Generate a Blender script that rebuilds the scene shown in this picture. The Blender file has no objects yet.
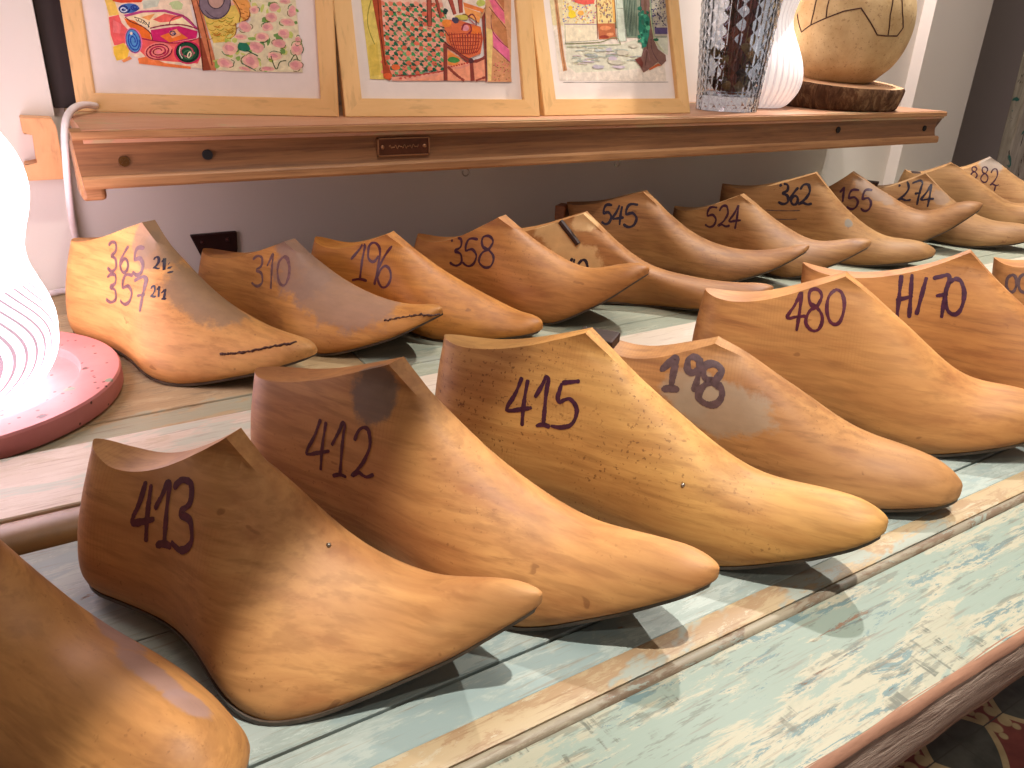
import bpy, bmesh, math, random, json
import numpy as np
from mathutils import Vector, Matrix
from mathutils.bvhtree import BVHTree
random.seed(7); rng=np.random.RandomState(3)
COL=bpy.context.scene.collection
DATA=json.loads(r'''{"P":{"413":{"X":0.0007,"Y":0.4211,"th":-51.5517,"L":0.2552,"hh":0.0063,"ts":0.0481,"arch":0.0082,"zt0":0.0775,"xt0":0.0063,"dip":0.0118,"xp":0.3834,"zp":0.103,"o1":-0.0344,"o2":-0.0352,"o3":-0.012,"tt":0.01,"wb":0.0347,"wh":0.0347,"wtoe":0.0109,"wt":0.0084,"swing":-0.0025,"xb":0.6001,"bb":0.0042,"roll":-0.1334,"pr":0.002,"bulge":0.0326},"412":{"X":0.1048,"Y":0.4566,"th":-60.0761,"L":0.2936,"hh":0.0037,"ts":0.0429,"arch":0.0046,"zt0":0.0821,"xt0":-0.0066,"dip":0.0026,"xp":0.3492,"zp":0.1137,"o1":-0.0283,"o2":-0.0313,"o3":-0.0116,"tt":0.0113,"wb":0.038,"wh":0.0315,"wtoe":0.0168,"wt":0.0106,"swing":0.0012,"xb":0.6735,"bb":0.0049,"roll":-0.1833,"pr":0.0015,"bulge":0.0081},"415":{"X":0.223,"Y":0.4374,"th":-57.1084,"L":0.286,"hh":0.0033,"ts":0.0408,"arch":0.0031,"zt0":0.0925,"xt0":-0.0018,"dip":0.0048,"xp":0.3516,"zp":0.1167,"o1":-0.0211,"o2":-0.0294,"o3":-0.011,"tt":0.0126,"wb":0.0372,"wh":0.0325,"wtoe":0.0205,"wt":0.0092,"swing":0.0163,"xb":0.6718,"bb":0.0057,"roll":-0.2067,"pr":0.0013,"bulge":0.0019},"198":{"X":0.3361,"Y":0.4285,"th":-53.3087,"L":0.2652,"hh":0.0041,"ts":0.0127,"arch":0.0059,"zt0":0.0785,"xt0":0.0085,"dip":0.0114,"xp":0.3538,"zp":0.0947,"o1":-0.0074,"o2":-0.0128,"o3":-0.0033,"tt":0.0144,"wb":0.0418,"wh":0.0321,"wtoe":0.0239,"wt":0.0127,"swing":0.0054,"xb":0.6394,"bb":0.006,"roll":-0.0612,"pr":0.0049,"bulge":-0.002},"480":{"X":0.4698,"Y":0.4414,"th":-54.2995,"L":0.2715,"hh":0.004,"ts":0.0284,"arch":0.006,"zt0":0.092,"xt0":-0.0022,"dip":0.008,"xp":0.3779,"zp":0.1231,"o1":-0.0128,"o2":-0.0217,"o3":-0.0054,"tt":0.0137,"wb":0.0425,"wh":0.032,"wtoe":0.0236,"wt":0.0135,"swing":-0.0004,"xb":0.6391,"bb":0.0059,"roll":-0.0337,"pr":0.0032,"bulge":0.0041},"365":{"X":0.0243,"Y":0.8321,"th":-60.0846,"L":0.2752,"hh":0.0056,"ts":0.0247,"arch":0.0042,"zt0":0.0902,"xt0":0.0055,"dip":0.0014,"xp":0.4224,"zp":0.1238,"o1":-0.0276,"o2":-0.0256,"o3":-0.0111,"tt":0.0123,"wb":0.0427,"wh":0.0313,"wtoe":0.0226,"wt":0.0102,"swing":-0.0217,"xb":0.6526,"bb":0.0048,"roll":-0.304,"pr":0.0024,"bulge":0.0154},"358":{"X":0.3831,"Y":0.8245,"th":-60.2128,"L":0.2801,"hh":0.0039,"ts":0.0584,"arch":0.0056,"zt0":0.0629,"xt0":-0.0008,"dip":0.0095,"xp":0.3979,"zp":0.1016,"o1":-0.0216,"o2":-0.0282,"o3":-0.0101,"tt":0.0124,"wb":0.0419,"wh":0.0319,"wtoe":0.0242,"wt":0.0134,"swing":-0.0163,"xb":0.6613,"bb":0.006,"roll":-0.1659,"pr":0.0032,"bulge":0.0053},"545":{"X":0.6519,"Y":0.8465,"th":-54.7706,"L":0.2879,"hh":0.0038,"ts":0.0476,"arch":0.0029,"zt0":0.0733,"xt0":-0.0348,"dip":0.0027,"xp":0.2528,"zp":0.1027,"o1":-0.0356,"o2":-0.0385,"o3":-0.0194,"tt":0.0095,"wb":0.0416,"wh":0.0323,"wtoe":0.0216,"wt":0.014,"swing":-0.0134,"xb":0.6245,"bb":0.006,"roll":-0.1783,"pr":0.0032,"bulge":0.0003},"524":{"X":0.8017,"Y":0.8323,"th":-63.6799,"L":0.2643,"hh":0.0044,"ts":0.0476,"arch":0.006,"zt0":0.0625,"xt0":-0.0064,"dip":0.0061,"xp":0.3346,"zp":0.0962,"o1":-0.0232,"o2":-0.0306,"o3":-0.0125,"tt":0.0116,"wb":0.0439,"wh":0.0316,"wtoe":0.0232,"wt":0.0139,"swing":-0.006,"xb":0.66,"bb":0.0033,"roll":-0.0131,"pr":0.0043,"bulge":0.0107},"H170":{"X":0.6015,"Y":0.4289,"th":-59.4867,"L":0.271,"hh":0.0044,"ts":0.0279,"arch":0.0059,"zt0":0.1002,"xt0":-0.0194,"dip":0.0102,"xp":0.4017,"zp":0.1274,"o1":-0.0102,"o2":-0.0169,"o3":-0.006,"tt":0.0138,"wb":0.043,"wh":0.0319,"wtoe":0.024,"wt":0.0102,"swing":0.0002,"xb":0.64,"bb":0.0047,"roll":-0.041,"pr":-0.003,"bulge":-0.0},"600":{"X":0.8192,"Y":0.3728,"th":-54.2428,"L":0.2639,"hh":0.0061,"ts":0.032,"arch":0.006,"zt0":0.0957,"xt0":-0.0191,"dip":0.0087,"xp":0.2431,"zp":0.1257,"o1":-0.01,"o2":-0.014,"o3":-0.006,"tt":0.014,"wb":0.043,"wh":0.0319,"wtoe":0.024,"wt":0.0139,"swing":-0.0001,"xb":0.64,"bb":0.0015,"roll":-0.0337,"pr":0.0054,"bulge":-0.0},"left":{"X":-0.1058,"Y":0.437,"th":-62.7352,"L":0.2653,"hh":0.0035,"ts":0.036,"arch":0.0036,"zt0":0.0964,"xt0":-0.0,"dip":0.0078,"xp":0.4187,"zp":0.1041,"o1":-0.0257,"o2":-0.013,"o3":-0.0011,"tt":0.0141,"wb":0.0417,"wh":0.0286,"wtoe":0.0242,"wt":0.0109,"swing":-0.0033,"xb":0.6596,"bb":0.006,"roll":-0.1923,"pr":0.0028,"bulge":0.0},"310":{"X":0.1466,"Y":0.846,"th":-56.9431,"L":0.285,"hh":0.0039,"ts":0.0417,"arch":0.0063,"zt0":0.0637,"xt0":-0.0023,"dip":0.0075,"xp":0.4004,"zp":0.0906,"o1":-0.0211,"o2":-0.0242,"o3":-0.013,"tt":0.0116,"wb":0.0419,"wh":0.0318,"wtoe":0.0227,"wt":0.0123,"swing":-0.0025,"xb":0.6289,"bb":0.0054,"roll":-0.2564,"pr":0.0021,"bulge":0.0175},"196":{"X":0.2497,"Y":0.8075,"th":-49.8825,"L":0.2629,"hh":0.004,"ts":0.0112,"arch":0.0026,"zt0":0.076,"xt0":0.0044,"dip":0.0098,"xp":0.3539,"zp":0.0929,"o1":-0.0136,"o2":-0.0157,"o3":-0.0109,"tt":0.013,"wb":0.0436,"wh":0.0305,"wtoe":0.0229,"wt":0.0131,"swing":0.0048,"xb":0.624,"bb":0.0059,"roll":0.1016,"pr":0.003,"bulge":0.0087},"40":{"X":0.498,"Y":0.768,"th":-50.9996,"L":0.2893,"hh":0.001,"ts":0.0292,"arch":0.0022,"zt0":0.0647,"xt0":-0.0397,"dip":0.0026,"xp":0.2419,"zp":0.1004,"o1":-0.0325,"o2":-0.0291,"o3":-0.0142,"tt":0.0108,"wb":0.0359,"wh":0.0377,"wtoe":0.0222,"wt":0.0134,"swing":-0.0129,"xb":0.5048,"bb":0.006,"roll":0.0623,"pr":0.0031,"bulge":-0.0227},"362":{"X":0.9079,"Y":0.8359,"th":-55.6347,"L":0.2931,"hh":0.0039,"ts":0.0204,"arch":0.006,"zt0":0.0875,"xt0":-0.014,"dip":0.0064,"xp":0.397,"zp":0.1182,"o1":-0.0248,"o2":-0.0278,"o3":-0.0088,"tt":0.0121,"wb":0.0426,"wh":0.0321,"wtoe":0.0233,"wt":0.014,"swing":-0.0,"xb":0.6199,"bb":0.0068,"roll":-0.0613,"pr":0.0015,"bulge":0.0015},"155":{"X":1.0942,"Y":0.8794,"th":-63.7877,"L":0.2852,"hh":0.004,"ts":0.0687,"arch":0.006,"zt0":0.0636,"xt0":-0.0047,"dip":0.0153,"xp":0.3293,"zp":0.1033,"o1":-0.0237,"o2":-0.0357,"o3":-0.0103,"tt":0.0123,"wb":0.0428,"wh":0.032,"wtoe":0.0232,"wt":0.0142,"swing":-0.0073,"xb":0.6527,"bb":0.006,"roll":-0.1061,"pr":0.002,"bulge":-0.0008},"274":{"X":1.2045,"Y":0.8261,"th":-60.2593,"L":0.2757,"hh":0.004,"ts":0.0228,"arch":0.0026,"zt0":0.077,"xt0":0.0035,"dip":0.0102,"xp":0.3456,"zp":0.1045,"o1":-0.0234,"o2":-0.0236,"o3":-0.0072,"tt":0.0131,"wb":0.0424,"wh":0.0323,"wtoe":0.0238,"wt":0.0139,"swing":-0.0003,"xb":0.5957,"bb":0.006,"roll":-0.0436,"pr":0.0029,"bulge":0.0003},"A":{"X":1.3819,"Y":0.8697,"th":-52.6297,"L":0.2669,"hh":0.004,"ts":0.0267,"arch":0.006,"zt0":0.0829,"xt0":0.0068,"dip":0.0089,"xp":0.2982,"zp":0.106,"o1":-0.0155,"o2":-0.0247,"o3":-0.0053,"tt":0.0134,"wb":0.0425,"wh":0.032,"wtoe":0.0239,"wt":0.0137,"swing":0.0003,"xb":0.6189,"bb":0.006,"roll":-0.0522,"pr":0.0049,"bulge":-0.0037},"882":{"X":1.4947,"Y":0.865,"th":-51.2926,"L":0.2645,"hh":0.004,"ts":0.0259,"arch":0.006,"zt0":0.0848,"xt0":0.0092,"dip":0.0092,"xp":0.3116,"zp":0.1117,"o1":-0.0161,"o2":-0.0159,"o3":-0.0059,"tt":0.0137,"wb":0.043,"wh":0.032,"wtoe":0.024,"wt":0.0139,"swing":0.0001,"xb":0.64,"bb":0.006,"roll":-0.0141,"pr":0.0047,"bulge":0.0}},"S":{"413":[[[[[521,704],[523,666],[521,627],[513,587],[499,545],[500,521],[526,525],[560,539],[589,550],[617,563],[644,576]],[[563,702],[574,658],[583,611],[593,563],[603,513],[613,461]],[[631,613],[642,643],[654,672],[664,705],[674,738],[686,735],[701,693],[714,637],[725,590],[734,543],[742,496]],[[684,467],[705,480],[727,491],[750,498],[774,501],[798,502]],[[724,729],[741,755],[762,774],[792,782],[828,780],[851,754],[861,713],[841,685],[814,663],[819,650],[854,653],[893,648],[921,614],[933,576],[917,546],[887,523],[857,513],[824,515],[788,522]]],3.1,"purple"]],"412":[[[[[624,731],[612,683],[599,636],[579,588],[554,538],[550,510],[580,515],[623,534],[657,547],[690,561],[722,575]],[[668,728],[666,674],[664,618],[664,561],[666,503],[668,443]],[[732,610],[748,645],[763,679],[779,717],[794,756],[804,751],[808,699],[810,631],[812,575],[814,519],[815,463]],[[761,436],[781,448],[802,458],[822,464],[843,464],[865,462]],[[894,683],[904,724],[919,753],[945,770],[973,769],[994,738],[1007,697],[1003,657],[990,617],[973,579],[944,537],[916,501],[904,484],[923,499],[951,519],[980,513],[1009,511],[1035,524],[1061,543]]],2.2,"purple"]],"415":[[[[[649,825],[639,777],[627,729],[608,681],[585,632],[582,604],[612,608],[654,623],[687,635],[720,647],[752,660]],[[693,819],[692,764],[692,707],[694,649],[698,590],[704,530]],[[760,724],[774,756],[788,789],[801,826],[814,862],[824,857],[830,805],[833,738],[838,683],[842,629],[846,574]],[[797,552],[815,563],[834,571],[853,575],[873,573],[893,569]],[[1034,881],[1006,873],[978,865],[950,857],[922,848]],[[922,848],[915,794],[914,751],[928,736],[957,754],[989,767],[1022,751],[1047,722],[1051,682],[1040,638],[1019,610],[989,595],[958,584],[927,580],[895,579]]],2.7,"dark"]],"198":[[[[[602,663],[623,688],[643,712],[665,739],[687,766],[699,764],[700,727],[697,680],[697,640],[698,602],[699,564]],[[634,545],[658,553],[683,561],[708,565],[733,565],[759,564]],[[859,732],[846,708],[831,693],[810,693],[790,705],[781,737],[782,771],[797,787],[817,792],[839,786],[859,770],[867,741],[868,704],[868,669],[866,636],[863,603],[860,569]],[[1000,671],[964,663],[933,663],[910,682],[895,722],[902,750],[932,767],[964,770],[999,757],[1017,735],[1006,701],[986,670],[960,652],[931,636],[911,610],[896,572],[899,540],[928,517],[962,507],[994,509],[1024,524],[1043,551],[1051,592],[1041,623],[1012,645],[979,660],[949,668],[917,671]]],4.6,"faded"]],"480":[[[[[735,1052],[726,1017],[715,971],[700,925],[678,876],[669,842],[687,837],[719,851],[749,860],[776,867],[803,874]],[[735,1052],[742,1002],[748,939],[752,876],[755,813],[757,750]],[[880,959],[853,953],[829,957],[810,981],[795,1028],[798,1060],[820,1077],[845,1078],[873,1061],[888,1033],[882,995],[869,960],[851,941],[830,926],[817,899],[808,856],[814,820],[838,792],[865,776],[890,775],[912,789],[924,818],[927,863],[916,900],[892,929],[865,949],[841,961],[816,968]],[[976,1090],[956,1072],[942,1048],[936,1016],[938,973],[947,932],[964,893],[985,862],[1008,849],[1033,850],[1050,868],[1060,901],[1064,939],[1062,980],[1054,1020],[1037,1056],[1015,1084],[993,1093],[969,1090]]],2.5,"purple"]],"H170":[[[[[628,1054],[640,968],[652,880],[664,790],[676,700]],[[707,1068],[722,982],[738,895],[753,807],[769,718]],[[635,840],[665,855],[696,869],[726,884],[755,899]],[[820,1064],[819,1003],[818,941],[818,879],[817,816],[816,753]],[[868,1061],[893,1073],[918,1083],[947,1098],[975,1107],[989,1081],[989,1019],[990,954],[994,892],[999,829],[1005,765]],[[922,929],[943,938],[965,946],[986,954],[1007,963]],[[1025,1083],[1004,1061],[989,1034],[984,997],[988,949],[999,904],[1019,860],[1044,826],[1071,812],[1099,814],[1116,834],[1127,872],[1130,914],[1126,961],[1115,1006],[1095,1045],[1070,1077],[1044,1086],[1018,1082]]],3.2,"dark"]],"600":[[[[[-30,842],[-42,829],[-51,812],[-54,789],[-51,761],[-45,734],[-34,710],[-20,690],[-5,683],[11,685],[21,697],[27,720],[30,744],[28,771],[22,798],[11,821],[-4,839],[-19,845],[-34,841]],[[69,868],[55,854],[44,838],[40,815],[42,786],[48,759],[60,733],[76,712],[93,703],[111,704],[123,716],[130,738],[133,764],[132,792],[126,820],[114,844],[98,864],[81,870],[64,867]]],2.6,"faded"]],"365":[[[[[774,969],[793,989],[814,1003],[841,1007],[872,1001],[887,976],[888,938],[866,916],[840,900],[841,889],[871,887],[903,877],[922,843],[926,809],[907,785],[880,771],[854,768],[827,775],[799,787]],[[1051,1006],[1037,986],[1024,966],[1012,943],[999,917],[985,888],[979,859],[988,829],[1011,800],[1036,789],[1064,794],[1083,812],[1094,843],[1085,871],[1060,895],[1035,900],[1013,887],[997,865],[986,836]],[[1219,1004],[1193,1009],[1171,1009],[1154,999],[1147,975],[1150,934],[1163,911],[1184,921],[1207,927],[1234,910],[1256,884],[1264,851],[1261,821],[1244,803],[1221,796],[1194,802],[1164,818]],[[809,704],[835,726],[862,741],[894,747],[929,743],[941,717],[934,679],[904,654],[870,637],[870,625],[905,625],[941,617],[957,583],[957,548],[929,522],[893,505],[863,500],[832,505],[802,516]],[[1183,786],[1142,786],[1105,782],[1076,768],[1058,738],[1050,691],[1060,664],[1096,679],[1136,692],[1175,677],[1202,650],[1200,611],[1183,573],[1149,548],[1107,534],[1068,537],[1029,552]],[[1208,748],[1263,778],[1304,793],[1329,779],[1339,726],[1343,656],[1349,589],[1355,520]],[[1279,638],[1302,645],[1324,651],[1344,657],[1363,662]]],3.0,"violet"],[[[[1331,923],[1331,935],[1333,943],[1340,946],[1349,943],[1359,932],[1366,917],[1369,905],[1368,893],[1367,883],[1362,873],[1355,864],[1353,860],[1358,863],[1366,867],[1376,862],[1385,859],[1392,860],[1398,863]],[[1392,906],[1391,913],[1390,920],[1388,928],[1387,935],[1392,926],[1401,908],[1409,893],[1416,878],[1423,863],[1429,848]],[[1428,893],[1434,893],[1440,894],[1442,893],[1443,891]],[[1441,863],[1448,863],[1455,863],[1461,863],[1468,862]],[[1458,829],[1465,830],[1471,830],[1477,830],[1484,830]],[[1403,709],[1403,720],[1405,728],[1412,731],[1420,729],[1428,718],[1435,705],[1438,694],[1437,683],[1436,674],[1429,664],[1423,655],[1421,651],[1425,654],[1433,658],[1443,655],[1452,652],[1459,654],[1465,657]],[[1454,703],[1454,710],[1455,717],[1456,726],[1456,732],[1460,723],[1466,706],[1471,692],[1476,679],[1482,665],[1488,652]],[[1493,680],[1497,687],[1499,693],[1501,701],[1503,709],[1507,707],[1511,695],[1517,679],[1522,667],[1526,654],[1531,642]],[[1515,639],[1520,641],[1526,642],[1533,641],[1540,640],[1547,638]]],1.5,"black"]],"310":[[[[[799,672],[819,695],[842,710],[873,715],[910,709],[931,681],[935,640],[912,614],[883,597],[886,585],[922,583],[960,572],[985,535],[993,496],[972,470],[940,453],[911,449],[878,456],[844,469]],[[1010,646],[1019,673],[1027,701],[1032,734],[1038,758],[1053,728],[1074,667],[1091,615],[1107,565],[1121,514],[1134,462]],[[1174,749],[1159,732],[1148,709],[1150,678],[1161,638],[1180,600],[1206,563],[1237,535],[1268,523],[1297,525],[1313,541],[1316,572],[1312,606],[1297,643],[1276,681],[1248,714],[1217,742],[1191,751],[1167,748]]],2.6,"violet"]],"196":[[[[[571,618],[601,656],[630,693],[660,735],[689,777],[706,770],[709,710],[704,632],[703,567],[701,504],[699,440]],[[606,417],[641,428],[676,437],[711,440],[747,438],[783,432]],[[884,693],[864,653],[840,629],[806,630],[774,655],[760,713],[761,771],[783,799],[815,805],[849,791],[882,759],[898,709],[899,644],[899,583],[893,524],[885,465],[874,406]],[[1005,791],[988,760],[969,726],[951,688],[932,642],[909,590],[897,536],[908,480],[936,423],[971,399],[1012,407],[1044,440],[1065,497],[1056,549],[1019,596],[984,607],[949,585],[923,546],[906,492]]],2.6,"purple"]],"358":[[[[[561,651],[585,675],[613,693],[649,699],[691,693],[711,663],[711,618],[682,590],[649,572],[651,559],[690,556],[730,544],[753,504],[759,461],[735,433],[702,416],[671,413],[637,421],[601,435]],[[924,728],[876,729],[833,725],[801,710],[784,676],[780,621],[793,591],[829,606],[871,618],[913,598],[943,565],[942,519],[924,475],[893,448],[854,436],[816,443],[777,464]],[[1109,659],[1067,650],[1029,652],[1000,676],[977,725],[983,759],[1017,779],[1056,782],[1099,765],[1123,737],[1113,696],[1092,658],[1063,637],[1029,619],[1005,589],[989,543],[994,504],[1029,476],[1070,462],[1110,464],[1146,480],[1168,512],[1177,561],[1162,599],[1126,627],[1085,647],[1048,657],[1009,662]]],2.7,"dark"]],"40":[[[[[654,493],[646,461],[637,429],[624,397],[608,366],[606,347],[625,347],[652,354],[674,358],[695,363],[716,369]],[[682,485],[679,446],[678,407],[679,367],[680,326],[683,285]],[[774,482],[755,465],[741,445],[733,415],[733,377],[738,340],[751,304],[768,275],[788,261],[811,260],[827,275],[839,304],[846,338],[846,375],[841,413],[828,447],[810,474],[790,484],[768,481]]],3.0,"black"]],"545":[[[[[351,792],[317,795],[286,794],[262,783],[249,755],[245,709],[253,683],[280,694],[310,702],[341,683],[362,654],[361,615],[348,579],[326,559],[298,551],[270,559],[241,578]],[[449,808],[439,769],[428,731],[412,692],[391,654],[389,632],[415,632],[451,641],[481,648],[509,655],[537,662]],[[487,799],[486,753],[485,706],[487,659],[490,610],[495,561]],[[694,833],[649,837],[609,836],[578,823],[560,790],[552,736],[563,705],[598,718],[639,728],[679,707],[706,672],[704,627],[686,585],[655,560],[618,550],[581,559],[542,581]]],3.4,"black"]],"524":[[[[[619,718],[578,720],[541,716],[514,703],[501,674],[499,625],[511,597],[542,610],[578,620],[615,602],[642,571],[644,530],[631,491],[605,468],[573,458],[540,465],[504,484]],[[664,681],[671,719],[686,746],[714,760],[745,755],[770,723],[788,681],[787,643],[775,606],[761,572],[733,536],[706,506],[695,491],[713,503],[743,518],[774,509],[806,503],[834,511],[860,526]],[[901,792],[894,748],[884,703],[869,659],[845,611],[835,577],[856,573],[896,587],[931,597],[963,605],[996,612]],[[901,792],[915,733],[926,673],[935,613],[940,552],[943,491]]],3.0,"dark"]],"362":[[[[[704,942],[726,964],[750,979],[779,982],[812,973],[827,943],[825,901],[799,876],[771,861],[773,848],[805,843],[839,830],[859,790],[864,751],[845,726],[816,712],[789,711],[760,720],[729,735]],[[969,955],[953,934],[939,912],[926,888],[913,861],[900,830],[894,799],[903,766],[923,733],[945,718],[969,721],[987,739],[997,772],[991,804],[968,832],[946,839],[925,826],[910,804],[901,773]],[[1001,929],[1012,968],[1030,995],[1062,1008],[1093,1002],[1117,967],[1131,924],[1127,885],[1112,848],[1093,814],[1062,779],[1031,749],[1019,735],[1039,747],[1071,760],[1104,749],[1136,742],[1166,749],[1195,763]]],3.6,"black"],[[[[583,602],[670,606],[760,612],[853,621],[952,633],[1053,648]],[[661,494],[731,493],[802,495],[877,502],[956,513],[1036,527]]],1.2,"faded"]],"155":[[[[[842,694],[854,714],[866,734],[878,759],[889,777],[895,755],[899,709],[904,671],[911,634],[917,598],[924,561]],[[1123,763],[1080,766],[1041,764],[1012,750],[998,717],[995,662],[1008,630],[1040,644],[1079,655],[1118,634],[1147,599],[1150,553],[1136,510],[1109,484],[1074,473],[1038,482],[999,504]],[[1306,778],[1268,785],[1234,785],[1209,772],[1199,737],[1200,679],[1213,645],[1242,658],[1276,668],[1314,644],[1342,606],[1348,557],[1338,511],[1315,485],[1283,474],[1249,484],[1213,509]]],3.4,"dark"]],"274":[[[[[622,775],[634,816],[652,837],[688,857],[725,855],[752,819],[769,774],[765,733],[748,693],[729,657],[694,619],[660,587],[647,572],[669,585],[705,599],[742,589],[779,582],[812,590],[844,605]],[[802,848],[862,883],[912,901],[943,881],[948,811],[943,716],[946,625],[951,532]],[[875,698],[898,704],[921,711],[944,717],[967,723]],[[1080,863],[1066,814],[1052,765],[1032,715],[1004,662],[992,624],[1015,619],[1059,633],[1098,642],[1134,649],[1171,656]],[[1080,863],[1089,796],[1097,728],[1103,660],[1106,591],[1109,522]]],3.2,"black"]],"882":[[[[[611,807],[588,804],[567,806],[552,822],[542,853],[546,873],[566,884],[587,884],[610,872],[622,854],[615,829],[602,807],[585,796],[567,787],[554,770],[544,744],[547,721],[567,703],[589,692],[611,691],[630,698],[642,716],[647,745],[639,768],[619,787],[598,801],[577,809],[557,813]],[[791,793],[765,789],[742,794],[724,816],[710,857],[715,885],[737,899],[761,898],[787,882],[801,857],[794,824],[781,794],[763,779],[742,767],[729,744],[720,709],[725,678],[748,652],[774,638],[798,635],[819,645],[831,669],[834,708],[825,740],[802,766],[777,785],[753,797],[730,804]],[[868,801],[876,842],[891,870],[918,882],[945,875],[965,838],[977,791],[974,750],[963,711],[949,675],[926,639],[902,609],[893,594],[908,606],[934,619],[962,606],[989,597],[1013,604],[1036,617]],[[986,606],[986,579],[985,553],[984,526],[984,499]]],2.2,"dark"]]},"PT":{"365":[[[0.1343,0.0002,0.1004],[0.658,0.161,-0.735],[-0.187,-0.911,-0.367],[-0.729,0.379,-0.57],0.0176,0.0268],[[0.1722,0.0035,0.064],[0.905,0.111,-0.41],[-0.061,-0.921,-0.384],[-0.42,0.372,-0.827],0.0443,0.025],[[0.1234,-0.0052,0.1129],[0.48,0.68,-0.555],[0.124,-0.679,-0.724],[-0.869,0.278,-0.41],0.0088,0.0237]],"310":[[[0.1402,-0.0104,0.0696],[0.766,0.542,-0.347],[0.219,-0.726,-0.651],[-0.605,0.423,-0.675],0.0297,0.0381],[[0.1896,-0.015,0.0459],[0.996,0.054,-0.07],[-0.001,-0.786,-0.618],[-0.088,0.616,-0.783],0.06,0.0354],[[0.1209,0.0012,0.0842],[0.842,-0.136,-0.522],[-0.35,-0.873,-0.339],[-0.409,0.468,-0.783],0.0253,0.0169]],"412":[[[0.0963,-0.0129,0.095],[0.976,0.194,0.094],[0.17,-0.425,-0.889],[-0.132,0.884,-0.448],0.0152,0.017]],"198":[[[0.1067,-0.0254,0.0503],[0.991,-0.093,-0.094],[-0.111,-0.193,-0.975],[0.073,0.977,-0.201],0.0343,0.0197],[[0.0833,-0.0224,0.0564],[0.999,-0.045,0.005],[-0.006,-0.251,-0.968],[0.045,0.967,-0.251],0.0208,0.016]],"left":[[[0.2114,0.0157,0.0543],[0.993,-0.109,0.038],[-0.115,-0.907,0.405],[-0.009,-0.406,-0.914],0.0226,0.0061],[[0.2364,0.0141,0.0543],[0.964,0.09,-0.249],[0.189,-0.892,0.41],[-0.185,-0.442,-0.878],0.0106,0.0058],[[0.1726,0.0267,0.0445],[0.95,-0.207,0.233],[-0.307,-0.748,0.589],[0.052,-0.631,-0.774],0.0266,0.0079]],"882":[[[0.0843,-0.0091,0.1026],[0.879,-0.008,-0.477],[-0.428,-0.457,-0.78],[-0.212,0.889,-0.405],0.0263,0.0201]],"362":[[[0.1737,-0.0223,0.0546],[0.912,0.173,-0.372],[-0.143,-0.715,-0.684],[-0.384,0.677,-0.628],0.0063,0.0067]],"155":[[[0.1358,-0.0105,0.0773],[0.898,-0.068,-0.435],[-0.354,-0.699,-0.621],[-0.262,0.712,-0.651],0.0389,0.0153]],"274":[[[0.1277,-0.0166,0.0688],[0.86,0.023,-0.51],[-0.385,-0.626,-0.678],[-0.335,0.78,-0.529],0.0156,0.0137]],"40":[[[0.072,-0.0098,0.0883],[0.607,0.79,-0.089],[0.251,-0.297,-0.921],[-0.754,0.537,-0.379],0.0193,0.0137],[[0.0425,-0.0196,0.0708],[0.925,-0.097,-0.367],[-0.378,-0.336,-0.863],[-0.04,0.937,-0.348],0.0329,0.016],[[0.0692,-0.0273,0.0453],[0.979,0.138,-0.15],[-0.111,-0.255,-0.961],[-0.17,0.957,-0.234],0.0295,0.0235]]},"N":{"413":[0.1491,0.0013,0.0526],"412":[0.1827,-0.0026,0.0561],"left":[0.1592,-0.0028,0.0614],"415":[0.1767,-0.0317,0.0442]},"SE":{"365":[[2151,275],[2329,297],[2490,337],[2647,364]],"310":[[2395,346],[2580,398],[2763,435],[2848,423]]},"POT":[[[2.732,0.331],[2.87,0.3136],[2.938,0.305],[3.128,0.3151],[-2.901,0.3251],[-2.636,0.3351],[-2.384,0.3397],[-2.206,0.3212],[-2.042,0.3039],[-1.855,0.3032],[-1.64,0.3038],[-1.55,0.3152],[-1.645,0.3368],[-1.697,0.3637]],[[3.102,0.3616],[3.135,0.3334],[3.128,0.3151]],[[-2.93,0.3612],[-2.924,0.3389],[-2.901,0.3251]],[[-1.856,0.3658],[-1.891,0.3318],[-1.842,0.3046]]]}''')
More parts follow.
